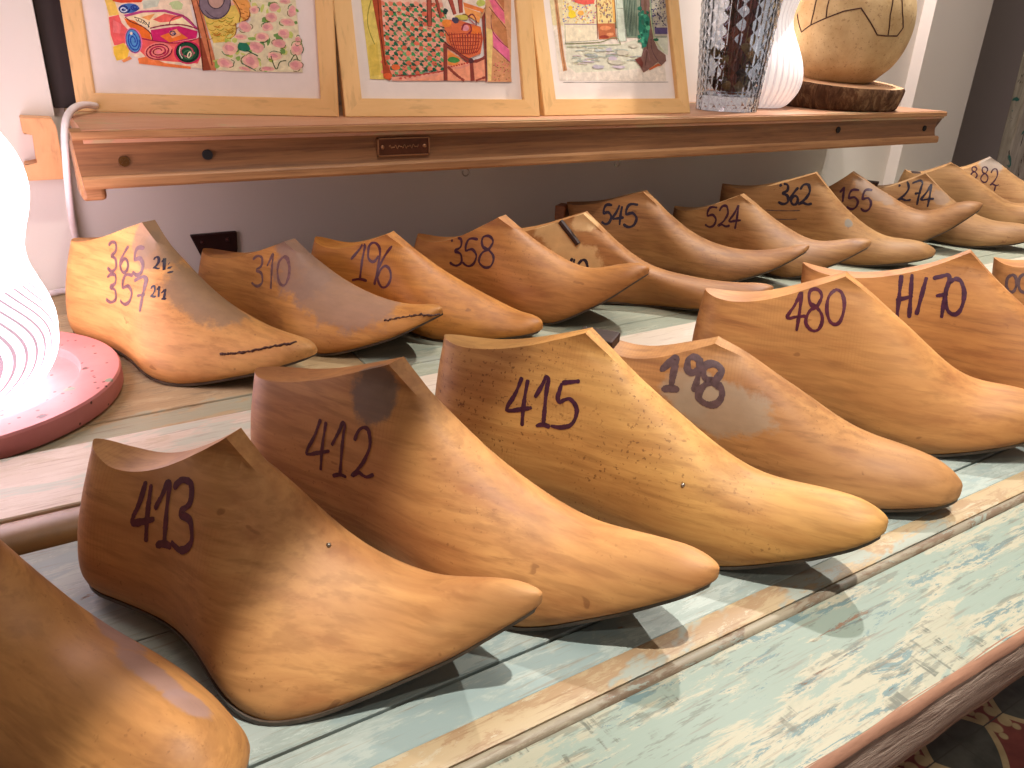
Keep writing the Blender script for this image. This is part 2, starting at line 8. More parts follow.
# ------------------------------------------------------------------ node helpers
class NT:
    def __init__(s,name):
        s.m=bpy.data.materials.new(name); s.m.use_nodes=True; s.t=s.m.node_tree; s.n=s.t.nodes; s.n.clear()
        s.out=s.n.new('ShaderNodeOutputMaterial'); s.b=s.n.new('ShaderNodeBsdfPrincipled'); s.t.links.new(s.b.outputs[0],s.out.inputs[0])
    def new(s,k,**kw):
        x=s.n.new(k)
        for a,v in kw.items(): setattr(x,a,v)
        return x
    def link(s,a,b): s.t.links.new(a,b)
    def put(s,sock,v):
        if hasattr(v,'is_output'): s.link(v,sock)
        else:
            if isinstance(v,(tuple,list)) and len(v)==3 and sock.type=='RGBA': v=(*v,1)
            sock.default_value=v
    def math(s,op,a,b=0,c=0,clamp=False):
        x=s.new('ShaderNodeMath',operation=op,use_clamp=clamp); s.put(x.inputs[0],a); s.put(x.inputs[1],b); s.put(x.inputs[2],c); return x.outputs[0]
    def mix(s,f,a,b,blend='MIX'):
        x=s.new('ShaderNodeMix',data_type='RGBA',blend_type=blend); s.put(x.inputs[0],f); s.put(x.inputs[6],a); s.put(x.inputs[7],b); return x.outputs[2]
    def obj(s): return s.new('ShaderNodeTexCoord').outputs['Object']
    def map(s,v,sc=(1,1,1),loc=(0,0,0),rot=(0,0,0)):
        x=s.new('ShaderNodeMapping'); s.put(x.inputs[0],v); x.inputs[1].default_value=loc; x.inputs[2].default_value=rot; x.inputs[3].default_value=sc; return x.outputs[0]
    def noise(s,v,scale=5,detail=4,rough=.55,dist=0,col=False):
        x=s.new('ShaderNodeTexNoise'); s.put(x.inputs['Vector'],v); x.inputs['Scale'].default_value=scale; x.inputs['Detail'].default_value=detail; x.inputs['Roughness'].default_value=rough; x.inputs['Distortion'].default_value=dist
        return x.outputs[1 if col else 0]
    def vor(s,v,scale=5,feat='F1'):
        x=s.new('ShaderNodeTexVoronoi',feature=feat); s.put(x.inputs['Vector'],v); x.inputs['Scale'].default_value=scale; return x.outputs[0]
    def ramp(s,f,stops,interp='LINEAR'):
        x=s.new('ShaderNodeValToRGB'); s.put(x.inputs[0],f); r=x.color_ramp; r.interpolation=interp
        while len(r.elements)<len(stops): r.elements.new(.5)
        for e,(p,c) in zip(r.elements,stops):
            e.position=p; e.color=(*c,1) if not isinstance(c,(int,float)) else (c,c,c,1)
        return x.outputs[0]
    def thr(s,f,lo,hi): 
        x=s.new('ShaderNodeMapRange',interpolation_type='SMOOTHSTEP'); s.put(x.inputs[0],f); x.inputs[1].default_value=lo; x.inputs[2].default_value=hi; return x.outputs[0]
    def sep(s,v):
        x=s.new('ShaderNodeSeparateXYZ'); s.put(x.inputs[0],v); return x.outputs
    def comb(s,a,b,c):
        x=s.new('ShaderNodeCombineXYZ'); s.put(x.inputs[0],a); s.put(x.inputs[1],b); s.put(x.inputs[2],c); return x.outputs[0]
    def bump(s,h,st=.3,d=.001):
        x=s.new('ShaderNodeBump'); x.inputs['Strength'].default_value=st; x.inputs['Distance'].default_value=d; s.put(x.inputs['Height'],h); s.link(x.outputs[0],s.b.inputs['Normal'])
    def base(s,c,rough=.5,spec=None,metal=0):
        s.put(s.b.inputs['Base Color'],c); s.put(s.b.inputs['Roughness'],rough); s.b.inputs['Metallic'].default_value=metal
        if spec is not None: s.b.inputs['Specular IOR Level'].default_value=spec
        return s
def srgb(r,g,b):
    f=lambda v:(v/255/12.92) if v/255<=.04045 else ((v/255+.055)/1.055)**2.4
    return (f(r),f(g),f(b))
def plain(name,c,rough=.5,metal=0,spec=None,emit=None,es=0,var=.06):
    t=NT(name); o=t.obj(); n=t.noise(o,60,4)
    dark=tuple(v*(1-var*2) for v in c); lite=tuple(min(1,v*(1+var)) for v in c)
    t.base(t.ramp(n,[(.3,dark),(.7,lite)]),rough,spec,metal)
    if emit: t.put(t.b.inputs['Emission Color'],emit); t.b.inputs['Emission Strength'].default_value=es
    return t.m
# ------------------------------------------------------------------ object helpers
def obj(name,me_or_bm,mat=None,parent=None,smooth=None,angle=None):
    if isinstance(me_or_bm,bmesh.types.BMesh):
        bm=me_or_bm; me=bpy.data.meshes.new(name)
        bmesh.ops.recalc_face_normals(bm,faces=bm.faces)
        if smooth or angle:
            for f in bm.faces: f.smooth=True
        if angle:
            for e in bm.edges:
                if len(e.link_faces)==2 and e.calc_face_angle(0)>math.radians(angle): e.smooth=False
        bm.to_mesh(me); bm.free()
    else: me=me_or_bm
    o=bpy.data.objects.new(name,me); COL.objects.link(o)
    for m in ([] if mat is None else mat if isinstance(mat,(list,tuple)) else [mat]): me.materials.append(m)
    if parent is not None: o.parent=parent
    return o
def tag(o,label=None,cat=None,group=None,kind=None):
    if label: o['label']=label
    if cat: o['category']=cat
    if group: o['group']=group
    if kind: o['kind']=kind
    return o
def thing(name,label,cat,loc=(0,0,0),rotz=0,group=None):
    o=bpy.data.objects.new(name,None); COL.objects.link(o); o.empty_display_size=.02
    o.location=loc; o.rotation_euler=(0,0,rotz); return tag(o,label,cat,group)
def box(bm,x0,x1,y0,y1,z0,z1,bev=0,seg=1,mi=0):
    vs=[bm.verts.new((x,y,z)) for z in (z0,z1) for y in (y0,y1) for x in (x0,x1)]
    fs=[bm.faces.new([vs[i] for i in q]) for q in ((0,2,3,1),(4,5,7,6),(0,1,5,4),(2,6,7,3),(0,4,6,2),(1,3,7,5))]
    for f in fs: f.material_index=mi
    if bev:
        es=list({e for f in fs for e in f.edges})
        r=bmesh.ops.bevel(bm,geom=es,offset=bev,segments=seg,profile=.5,affect='EDGES')
        for f in r['faces']: f.material_index=mi
def extrude_x(bm,prof,x0,x1,mi=0,n=1):
    rings=[[bm.verts.new((x0+(x1-x0)*k/n,y,z)) for y,z in prof] for k in range(n+1)]
    m=len(prof)
    for a,b in zip(rings,rings[1:]):
        for i in range(m):
            f=bm.faces.new((a[i],a[(i+1)%m],b[(i+1)%m],b[i])); f.material_index=mi
    for r in (rings[0],rings[-1]): bm.faces.new(r).material_index=mi
def lathe(bm,prof,n=64,cx=0,cy=0,mi=0,rfun=None):
    rings=[]
    for j,(r,z) in enumerate(prof):
        if r<1e-6: rings.append([bm.verts.new((cx,cy,z))])
        else: rings.append([bm.verts.new((cx+(r*(rfun(2*math.pi*k/n,z,r) if rfun else 1))*math.cos(2*math.pi*k/n),cy+(r*(rfun(2*math.pi*k/n,z,r) if rfun else 1))*math.sin(2*math.pi*k/n),z)) for k in range(n)])
    for a,b in zip(rings,rings[1:]):
        for k in range(n):
            k2=(k+1)%n
            if len(a)==1 and len(b)==1: continue
            if len(a)==1: f=bm.faces.new((a[0],b[k2],b[k]))
            elif len(b)==1: f=bm.faces.new((a[k],a[k2],b[0]))
            else: f=bm.faces.new((a[k],a[k2],b[k2],b[k]))
            f.material_index=mi
    return rings
def tube(bm,pts,r,n=8,cap=True,mi=0):
    pts=[Vector(p) for p in pts]; rings=[]
    up=None
    for i,p in enumerate(pts):
        t=(pts[min(i+1,len(pts)-1)]-pts[max(i-1,0)]).normalized()
        if up is None: up=Vector((0,0,1)) if abs(t.z)<.9 else Vector((1,0,0))
        a=t.cross(up).normalized(); b=a.cross(t).normalized(); up=b
        rr=r[i] if isinstance(r,(list,tuple)) else r
        rings.append([bm.verts.new(p+rr*(math.cos(2*math.pi*k/n)*a+math.sin(2*math.pi*k/n)*b)) for k in range(n)])
    for a,b in zip(rings,rings[1:]):
        for k in range(n): bm.faces.new((a[k],a[(k+1)%n],b[(k+1)%n],b[k])).material_index=mi
    if cap:
        bm.faces.new(rings[0]).material_index=mi; bm.faces.new(rings[-1]).material_index=mi
def spline(P,n):
    P=np.array(P,float); s=np.r_[0,np.cumsum(np.linalg.norm(np.diff(P,axis=0),axis=1))]; t=np.linspace(0,s[-1],n)
    return np.stack([crom(s,P[:,k],t) for k in range(P.shape[1])],1)
# ------------------------------------------------------------------ shoe last surface
def pchip(xk,yk,x):
    xk=np.asarray(xk,float);yk=np.asarray(yk,float);x=np.asarray(x,float)
    h=np.diff(xk);d=np.diff(yk)/h;m=np.zeros(len(xk))
    for i in range(1,len(xk)-1):
        if d[i-1]*d[i]>0:
            w1=2*h[i]+h[i-1];w2=h[i]+2*h[i-1];m[i]=(w1+w2)/(w1/d[i-1]+w2/d[i])
    m[0]=d[0];m[-1]=d[-1]
    i=np.clip(np.searchsorted(xk,x)-1,0,len(h)-1);t=(x-xk[i])/h[i]
    return ((1+2*t)*(1-t)**2*yk[i]+t*(1-t)**2*h[i]*m[i]+t*t*(3-2*t)*yk[i+1]+t*t*(t-1)*h[i]*m[i+1])
def crom(xk,yk,x):
    xk=np.asarray(xk,float);yk=np.asarray(yk,float);x=np.asarray(x,float)
    h=np.diff(xk);d=np.diff(yk)/h;m=np.zeros(len(xk))
    m[1:-1]=(d[:-1]*h[1:]+d[1:]*h[:-1])/(h[1:]+h[:-1]);m[0]=1.5*d[0]-.5*m[1];m[-1]=1.5*d[-1]-.5*m[-2]
    i=np.clip(np.searchsorted(xk,x)-1,0,len(h)-1);t=(x-xk[i])/h[i]
    return ((1+2*t)*(1-t)**2*yk[i]+t*(1-t)**2*h[i]*m[i]+t*t*(3-2*t)*yk[i+1]+t*t*(t-1)*h[i]*m[i+1])
NAMES='X Y th L hh ts arch zt0 xt0 dip xp zp o1 o2 o3 tt wb wh wtoe wt swing xb bb roll pr bulge'.split()
P0=dict(X=0,Y=0,th=-46,L=.27,hh=.004,ts=.032,arch=.006,zt0=.095,xt0=.0,dip=.008,xp=.36,zp=.115,o1=-.010,o2=-.014,o3=-.006,tt=.014,wb=.043,wh=.032,wtoe=.024,wt=.014,swing=.0,xb=.64,bb=.006,roll=0,pr=.006,bulge=0)
SG=dict(X=9,Y=9,th=15,L=.012,hh=.004,ts=.012,arch=.005,zt0=.02,xt0=.012,dip=.006,xp=.05,zp=.02,o1=.008,o2=.008,o3=.006,tt=.0025,wb=.003,wh=.003,wtoe=.003,wt=.004,swing=.01,xb=.05,bb=.003,roll=.5,pr=.004,bulge=.01)
UP=.42
def top_profile(p,u):
    L=p['L'];xp=p['xp']*L
    a=u/UP
    # cone top: line + dip parabola skewed
    zc=p['zt0']+(p['zp']-p['zt0'])*a**1.5-4*p['dip']*a*(1-a)*(1.25-.5*a)
    xc=p['xt0']+(xp-p['xt0'])*a
    s=(u-UP)/(1-UP)
    zt=p['ts']+p['tt']
    zl=p['zp']+(zt-p['zp'])*s
    k=crom([0,.3,.6,.85,1],[0,p['o1'],p['o2'],p['o3'],0],np.clip(s,0,1))
    xi=xp+(L-xp)*s
    x=np.where(u<UP,xc,xi);z=np.where(u<UP,zc,zl+k)
    # round the peak
    r=p['pr'];dist=np.abs(x-xp)
    z=z-r*np.exp(-(dist/(.016))**1.5)
    return x,z
def surf(p,u,v):
    """u array(n) 0..1, v array(m) 0..1 : 0 bottom centre ->.. 1 top centre, returns n,m half widths; grid points for side sgn"""
    L=p['L']
    zb=pchip([0,.2,.42,p['xb'],.85,1],[p['hh'],p['hh']*.8+p['arch']*.15,max(p['arch']*.8+.2*p['hh'],.002),0,p['ts']*.42,p['ts']],u)
    zb=np.maximum(zb,0)
    xb=L*u
    xt,zt=top_profile(p,u)
    # heights rounding at the toe
    e=np.clip((u-.93)/.07,0,1);hm=.35+.65*np.sqrt(1-e**2)
    zt=zb+(zt-zb)*hm
    # plan half width
    wb=crom([0,.13,.40,p['xb']+.02,.82,.94,1],[p['wh']*.95,p['wh'],p['wh']*.93+.05*p['wb'],p['wb'],p['wb']*.55+p['wtoe']*.52,p['wtoe'],p['wtoe']*.72],u)
    er=np.clip((.115-u)/.115,0,1);et=np.clip((u-.93)/.07,0,1)
    cap=np.sqrt(np.maximum(0,1-er**2.2))*np.sqrt(np.maximum(0,1-et**2.2))
    wb=wb*cap
    wt=pchip([0,.1,.25,UP,UP+.16,1],[p['wt']*.9,p['wt']*1.1,p['wt']*1.02,p['wt']*.66,p['wt']*.34,p['wt']*.12],u)*np.sqrt(np.maximum(0,1-np.clip((.06-u)/.06,0,1)**2.2))*cap**.3
    wt=np.minimum(wt,wb)
    cen=-p['swing']*np.clip((u-.35)/.65,0,1)**2
    fore=np.clip((u-.24)/.48,0,1);fore=fore*fore*(3-2*fore)
    return xb,zb,xt,zt,wb,wt,cen,fore
def section(h,wb,wt,fore,bbv):
    # width at height fraction h in 0..1 (side wall)
    bot=.90+.10*np.clip(h/.16,0,1)*(2-np.clip(h/.16,0,1))
    hc=np.clip(h,0,1)
    cone=wt+(wb-wt)*np.maximum(0,1-hc**1.8)**.9
    fr=wt+(wb-wt)*np.maximum(0,1-hc**2.2)**.62
    return bot*((1-fore)*cone+fore*fr)
def grid(p,nu=90,nv=14,side=True):
    t=np.linspace(0,1,nu)
    u=t-.12*np.sin(2*np.pi*t)/(2*np.pi)*1.0
    u=np.concatenate([[0,.0015,.005,.011,.02,.032,.047],u[(u>.06)&(u<.955)],[.958,.969,.978,.986,.992,.9965,.999,1]])
    # exact crease station
    u=np.sort(np.append(u[np.abs(u-UP)>.004],UP))
    xb,zb,xt,zt,wb,wt,cen,fore=surf(p,u,None)
    h=np.linspace(0,1,nv);h=h-.6*np.sin(2*np.pi*h)/(2*np.pi)*.6
    H=h[None,:];
    # the side wall follows the height itself, not the kinked top line
    uf=np.linspace(0,1,201);fx=surf(p,uf,None);hf=fx[3]-fx[1]
    K=np.exp(-((u[:,None]-uf[None,:])/.10)**2);K/=K.sum(1)[:,None];hs=K@hf
    bw=np.clip((.66-u)/.22,0,1);bw=bw*bw*(3-2*bw)*np.clip(u/.08,0,1)
    ratio=1+bw*((zt-zb)/np.maximum(hs,.01)-1)
    ratio=np.clip(ratio,np.where(u<=UP,.90,.985),1.3)
    Hs=np.minimum(H*ratio[:,None],1.)
    Wd=section(Hs,wb[:,None],wt[:,None],fore[:,None],0)
    # heel back bulge
    bk=p['bb']*np.sin(np.pi*np.clip(H,0,1)**.75)*np.clip((.3-u[:,None])/.3,0,1)
    X=xb[:,None]*(1-H)+xt[:,None]*H-bk
    Z=zb[:,None]*(1-H)+zt[:,None]*H
    # ring: bottom centre, right side up(-y), top centre, left side down
    bl=p['bulge']*np.exp(-((u-.56)/.20)**2)[:,None]*np.clip(1-Hs,0,1)**.8*(1-H**6)
    R=np.stack([X,cen[:,None]-Wd-bl,Z],-1);Lf=np.stack([X,cen[:,None]+Wd,Z],-1)
    bc=np.stack([xb,cen,zb-0*.001],-1)[:,None];tc=np.stack([xt,cen,zt+.0*wt],-1)[:,None]
    ring=np.concatenate([bc,R,tc,Lf[:,::-1]],1)
    return u,ring
def world(p,G,z0=0):
    r=np.radians(p['roll']);c,s=np.cos(r),np.sin(r)
    x,y,z=G[...,0],G[...,1],G[...,2]
    y2=c*y-s*z;z2=s*y+c*z
    t=np.radians(p['th']);c,s=np.cos(t),np.sin(t)
    return np.stack([p['X']+c*x-s*y2,p['Y']+s*x+c*y2,z2+z0],-1)

# ------------------------------------------------------------------ materials
def last_material(idx,light,dark,patches,speck=0.0,patchcol=None,seed=0.):
    t=NT('last_wood_%02d'%idx); o=t.obj(); off=t.map(o,(1,1,1),(seed*1.7,seed*.6,seed*.3))
    xyz=t.sep(o)
    g=t.map(off,(7,30,46),(0,0,0),(0,.12,0)); n1=t.noise(g,1.6,7,.62,.5)
    g2=t.map(off,(24,120,230),(0,0,0),(0,.12,0)); n2=t.noise(g2,1.0,3,.6,.1)
    big=t.noise(off,11,3,.5)
    ring=t.noise(t.map(off,(2.2,9,17),(0,0,0),(0,.16,0)),1.5,2,.4,.3)
    bands=t.math('ABSOLUTE',t.math('SINE',t.math('MULTIPLY',ring,24)))
    c=t.ramp(n1,[(.28,dark),(.5,tuple((a+b)/2 for a,b in zip(light,dark))),(.74,light)])
    c=t.mix(t.math('MULTIPLY',t.thr(bands,.7,.0),.16),c,tuple(v*.66 for v in dark))
    c=t.mix(t.math('MULTIPLY',t.thr(n2,.55,.36),.34),c,tuple(v*.60 for v in dark))
    g3=t.noise(t.map(off,(9,70,150),(3,1,2),(0,.12,0)),1.0,6,.72,.25)
    c=t.mix(t.math('MULTIPLY',t.thr(g3,.56,.70),.42),c,tuple(v*.55 for v in dark))
    c=t.mix(t.math('MULTIPLY',t.thr(g3,.44,.30),.25),c,tuple(min(1,v*1.12) for v in light))
    c=t.mix(t.math('MULTIPLY',t.thr(big,.46,.66),.22),c,(light[0]*1.0,light[1]*1.06,light[2]*1.15))
    c=t.mix(t.math('MULTIPLY',t.thr(big,.46,.28),.25),c,tuple(v*.76 for v in dark))
    # tool marks: fine close lines running down the side
    tm=t.math('SINE',t.math('MULTIPLY',t.math('ADD',xyz[0],t.math('MULTIPLY',xyz[2],.08)),2600))
    c=t.mix(t.math('MULTIPLY',t.thr(tm,.2,1),t.math('MULTIPLY',t.math('MULTIPLY',t.thr(t.noise(off,16,2),.48,.66),t.thr(xyz[0],.15,.10)),.14)),c,tuple(v*.6 for v in dark))
    # specks, dents and scratches
    sp=t.noise(off,420,2,.5); cl=t.noise(off,13,2,.5)
    c=t.mix(t.math('MULTIPLY',t.thr(sp,.645-.02*speck,.71-.02*speck),t.math('MULTIPLY',t.thr(cl,.5-.06*speck,.66-.03*speck),.35+.25*speck)),c,srgb(84,44,22))
    d=t.noise(t.map(off,(1,1,1.8)),60,2,.5,.4)
    c=t.mix(t.math('MULTIPLY',t.thr(d,.72,.76),.45),c,srgb(96,54,30))
    # grime near the bottom edge, a band of its own on the wood
    # worn patches
    for (cc,a1,a2,a3,ra,rb) in patches:
        def dv(ax,r):
            sb=t.new('ShaderNodeVectorMath',operation='SUBTRACT'); t.put(sb.inputs[0],o); sb.inputs[1].default_value=(cc[0],cc[1],cc[2]+.0022)
            dt=t.new('ShaderNodeVectorMath',operation='DOT_PRODUCT'); t.link(sb.outputs[0],dt.inputs[0]); dt.inputs[1].default_value=ax
            return t.math('POWER',t.math('DIVIDE',dt.outputs['Value'],r),2)
        dist=t.math('SQRT',t.math('ADD',t.math('ADD',dv(a1,ra),dv(a2,rb)),dv(a3,max(rb,.012))))
        dn=t.math('ADD',dist,t.math('MULTIPLY',t.math('SUBTRACT',t.noise(off,55,6,.7),.5),1.3))
        pc=patchcol or srgb(150,124,104)
        pcol=t.mix(t.noise(off,70,4),tuple(v*.72 for v in pc),tuple(min(1,v*1.15) for v in pc))
        c=t.mix(t.math('MULTIPLY',t.thr(dn,1.12,.80),.82),c,pcol)
    rg=t.math('ADD',t.math('MULTIPLY',n1,.16),.46)
    t.base(c,rg,.30)
    h=t.math('ADD',t.math('MULTIPLY',n2,.5),t.math('MULTIPLY',d,.8))
    t.bump(h,.12,.001)
    return t.m
INK={}
for k,c in dict(purple=(62,14,30),dark=(48,14,34),black=(26,18,34),violet=(90,60,62),faded=(66,48,50)).items():
    t=NT('ink_'+k); o=t.obj(); n=t.noise(o,260,3,.6)
    t.base(t.ramp(n,[(.3,srgb(*c)),(.75,srgb(*[min(255,v*1.25+10) for v in c]))]),.42,.4); INK[k]=t.m
SOLE=NT('dark_sole'); _o=SOLE.obj(); SOLE.base(SOLE.ramp(SOLE.noise(_o,55,5,.6),[(.3,srgb(44,34,28)),(.7,srgb(92,76,62))]),.5); SOLE.bump(SOLE.noise(_o,200,3),.3,.001); SOLE=SOLE.m
NAIL=plain('nail_steel',srgb(150,140,128),.3,.9)
SEAM=plain('seam_grime',srgb(70,34,22),.7)

def paint_material(name,cols,wood,sx=3.,seed=0.,extra=None,chip=.5,rough=.5,cross=True,lines=()):
    """flaking paint in layers over wood, streaks running along X"""
    t=NT(name); o=t.map(t.obj(),(1,1,1),(seed,seed*.7,0)); xyz=t.sep(t.obj())
    wob=t.noise(t.map(o,(9,14,14),(3,3,3)),1,3,.6)
    a=t.noise(t.map(o,(sx*2.2,42,42)),1.2,8,.72,.35)
    b=t.noise(t.map(o,(sx*5,85,85),(5,3,1)),1.1,8,.78,.5)
    f=t.noise(t.map(o,(20,420,420)),1,4,.65)
    big=t.noise(t.map(o,(4.2,9,9),(9,2,0)),1.3,5,.65,.5)
    ab=t.math('ADD',t.math('MULTIPLY',a,.55),t.math('MULTIPLY',b,.45))
    c=t.mix(t.thr(t.math('ADD',t.math('MULTIPLY',ab,.7),t.math('MULTIPLY',big,.3)),.485,.515),cols[0],cols[1])
    c=t.mix(t.thr(b,.555,.585),c,cols[2])
    c=t.mix(t.math('MULTIPLY',t.thr(big,.53,.56),t.thr(ab,.44,.5)),c,cols[3])
    if cross:
        w=t.noise(t.map(o,(120,14,14),(2,1,0),(0,0,.25)),1,6,.7,.3)
        g2=t.noise(t.map(o,(30,200,200),(2,6,0)),1,4,.7)
        c=t.mix(t.math('MULTIPLY',t.math('MULTIPLY',t.thr(w,.5,.6),t.thr(g2,.45,.55)),t.thr(big,.47,.56)),c,cols[4])
        c=t.mix(t.math('MULTIPLY',t.thr(g2,.56,.62),.55),c,cols[4])
    gr=t.noise(t.map(o,(10,240,240),(1,1,1)),1,5,.7)
    wcol=t.ramp(gr,[(.3,tuple(v*.62 for v in wood)),(.7,wood)])
    hole=t.math('ADD',t.math('MULTIPLY',b,.45),t.math('ADD',t.math('MULTIPLY',t.noise(t.map(o,(11,70,70),(4,4,4)),1,7,.75,.4),.35),t.math('MULTIPLY',wob,.2)))
    m=t.thr(hole,.595-.1*(chip-.5),.615-.1*(chip-.5))
    if lines:
        for (y,w) in lines:
            dd=t.math('ABSOLUTE',t.math('SUBTRACT',xyz[1],y)); dd=t.math('SUBTRACT',dd,t.math('MULTIPLY',t.math('SUBTRACT',b,.5),w*2.2))
            m=t.math('MAXIMUM',m,t.thr(dd,w,w*.6))
    c=t.mix(m,c,wcol)
    c=t.mix(t.math('MULTIPLY',t.thr(f,.56,.68),.40),c,tuple(v*.62 for v in wood))
    t.base(c,rough,.35); t.bump(t.math('SUBTRACT',t.math('MULTIPLY',gr,.5),t.math('MULTIPLY',m,.8)),.35,.0012)
    return t.m
FRONT=paint_material('chippy_paint_front',[srgb(120,132,120),srgb(150,145,124),srgb(92,112,110),srgb(142,140,120),srgb(86,88,76)],srgb(126,98,78),3.5,0,chip=.56,lines=((.1226,.0035),))
PANEL=paint_material('pale_paint_panel',[srgb(148,156,148),srgb(136,146,138),srgb(154,162,154),srgb(128,142,138),srgb(112,116,106)],srgb(150,116,84),4,3.1,chip=.32,cross=False)
CREAM=paint_material('worn_cream_strip',[srgb(164,144,112),srgb(150,124,94),srgb(168,154,128),srgb(144,148,136),srgb(128,108,84)],srgb(150,108,72),6,7.7,chip=.5,cross=False)
BEAD=paint_material('worn_bead',[srgb(128,118,100),srgb(108,90,72),srgb(126,130,118),srgb(138,128,108),srgb(88,70,58)],srgb(118,80,56),5,1.7,chip=.6,cross=False)
RAIL=paint_material('pale_pink_rail',[srgb(206,190,172),srgb(212,198,182),srgb(200,184,162),srgb(190,192,176),srgb(190,170,150)],srgb(170,120,90),3,4.4,chip=.30,cross=False)
BOARD=paint_material('bare_board_back',[srgb(168,144,108),srgb(180,158,122),srgb(152,134,104),srgb(160,158,134),srgb(124,104,76)],srgb(126,92,60),4,8.8,chip=.45,cross=False)
BOARDG=paint_material('grey_green_board_back',[srgb(150,154,136),srgb(166,166,146),srgb(138,148,134),srgb(160,164,150),srgb(120,118,100)],srgb(116,92,68),4,5.8,chip=.42,cross=False)
GOLD=plain('old_varnished_bead',srgb(134,100,56),.42,var=.12)
t=NT('raw_edge_wood'); o=t.obj(); n=t.noise(t.map(o,(16,40,150)),1.2,7,.7,1.0); n2=t.noise(t.map(o,(60,200,500)),1,3,.6)
c=t.ramp(n,[(.25,srgb(108,88,76)),(.5,srgb(160,138,122)),(.75,srgb(196,176,158))]); c=t.mix(t.math('MULTIPLY',t.thr(n2,.5,.7),.4),c,srgb(60,42,34)); t.base(c,.75,.2); t.bump(t.math('ADD',n,n2),.6,.002); RAW=t.m
t=NT('reddish_worn_arris'); o=t.obj(); n=t.noise(t.map(o,(20,160,160)),1.2,6,.7,.5); t.base(t.ramp(n,[(.3,srgb(120,84,66)),(.7,srgb(158,116,92))]),.6,.3); ARRIS=t.m
def wood_mat(name,light,dark,along=(4,60,60),rough=.5,seed=0.,bands=True):
    t=NT(name); o=t.map(t.obj(),(1,1,1),(seed,seed,seed))
    n=t.noise(t.map(o,along),1.2,7,.65,.5); n2=t.noise(t.map(o,tuple(v*5 for v in along)),1,3,.6)
    c=t.ramp(n,[(.28,dark),(.72,light)])
    c=t.mix(t.math('MULTIPLY',t.thr(n2,.54,.7),.35),c,tuple(v*.6 for v in dark))
    t.base(c,rough,.35); t.bump(n2,.2,.0008); return t.m
SHELFW=wood_mat('shelf_moulding_wood',srgb(186,138,92),srgb(130,88,56),(5,90,110),.5)
SHELFD=wood_mat('shelf_dark_band_wood',srgb(148,102,64),srgb(96,62,38),(5,90,110),.5,2.)
SHELFT=paint_material('shelf_top_paint',[srgb(178,128,98),srgb(184,136,106),srgb(170,120,92),srgb(168,140,104),srgb(170,118,90)],srgb(176,118,84),3,2.2,chip=.5,cross=False)
FRAMEW=wood_mat('pale_frame_wood',srgb(236,192,134),srgb(222,174,112),(30,30,6),.45,1.)
FRAMEH=wood_mat('pale_frame_wood_rail',srgb(236,192,134),srgb(222,174,112),(6,30,30),.45,1.)
def wall_mat(name,c):
    t=NT(name); o=t.obj(); n=t.noise(o,3,4); n2=t.noise(o,180,3)
    t.base(t.ramp(n,[(.3,tuple(v*.95 for v in c)),(.7,c)]),.75,.2); t.bump(n2,.15,.0006); return t.m
WALL=wall_mat('white_plaster',srgb(232,224,214)); WALLG=wall_mat('grey_plaster',srgb(190,180,172))
# ------------------------------------------------------------------ SETTING
def struct(name,bm,m): return tag(obj(name,bm,m),kind='structure')
# floor with patterned cement tiles
t=NT('cement_tile'); xyz=t.sep(t.map(t.obj(),(1,1,1),(-1.235,-.475,0),(0,0,0)))
S=.20
def tri(a): return t.math('SUBTRACT',t.math('FRACT',t.math('ADD',t.math('DIVIDE',a,S),.5)),.5)
u,v=tri(xyz[0]),tri(xyz[1]); au,av=t.math('ABSOLUTE',u),t.math('ABSOLUTE',v)
astro=t.math('ADD',t.math('POWER',t.math('MAXIMUM',au,.0001),.55),t.math('POWER',t.math('MAXIMUM',av,.0001),.55))
red=t.thr(astro,.955,.945); line=t.math('MULTIPLY',t.thr(astro,1.03,1.02),t.math('SUBTRACT',1,red))
def dot_(x0,y0,r):
    d1=t.math('SQRT',t.math('ADD',t.math('POWER',t.math('SUBTRACT',au,x0),2),t.math('POWER',t.math('SUBTRACT',av,y0),2)))
    return t.thr(d1,r+.008,r-.008)
blob=t.math('MAXIMUM',t.math('MAXIMUM',dot_(.44,.07,.055),dot_(.07,.44,.055)),t.math('MAXIMUM',dot_(.36,.10,.035),dot_(.10,.36,.035)))
grout=t.math('MAXIMUM',t.thr(au,.493,.496),t.thr(av,.493,.496)); n=t.noise(t.obj(),30,4)
c=t.ramp(n,[(.3,srgb(64,64,56)),(.7,srgb(92,90,80))]); c=t.mix(red,c,t.ramp(n,[(.3,srgb(112,50,42)),(.7,srgb(140,70,58))])); cream=t.ramp(n,[(.3,srgb(168,144,102)),(.7,srgb(198,176,132))])
c=t.mix(line,c,cream); c=t.mix(blob,c,cream); c=t.mix(grout,c,srgb(70,66,58)); t.base(c,.45,.4); FLOORM=t.m
bm=bmesh.new(); box(bm,-2.2,4.2,-2.2,2.4,-.80,-.75); struct('floor',bm,FLOORM)
bm=bmesh.new(); box(bm,-2.2,.037,.977,1.10,-.75,2.2); struct('wall_left_pier',bm,WALL)
bm=bmesh.new(); box(bm,.037,1.541,1.002,1.10,-.75,2.2); struct('wall_back',bm,WALL)
bm=bmesh.new(); box(bm,1.541,1.733,.977,1.10,-.75,2.2); struct('wall_right_pier',bm,WALL)
bm=bmesh.new(); box(bm,1.733,4.2,1.25,1.35,-.75,2.2); struct('wall_far',bm,WALLG)
bm=bmesh.new(); box(bm,-2.2,4.2,-2.2,2.4,2.2,2.25); struct('ceiling',bm,WALL)
bm=bmesh.new(); box(bm,-2.25,-2.2,-2.2,2.4,-.75,2.2); struct('wall_left',bm,WALL)
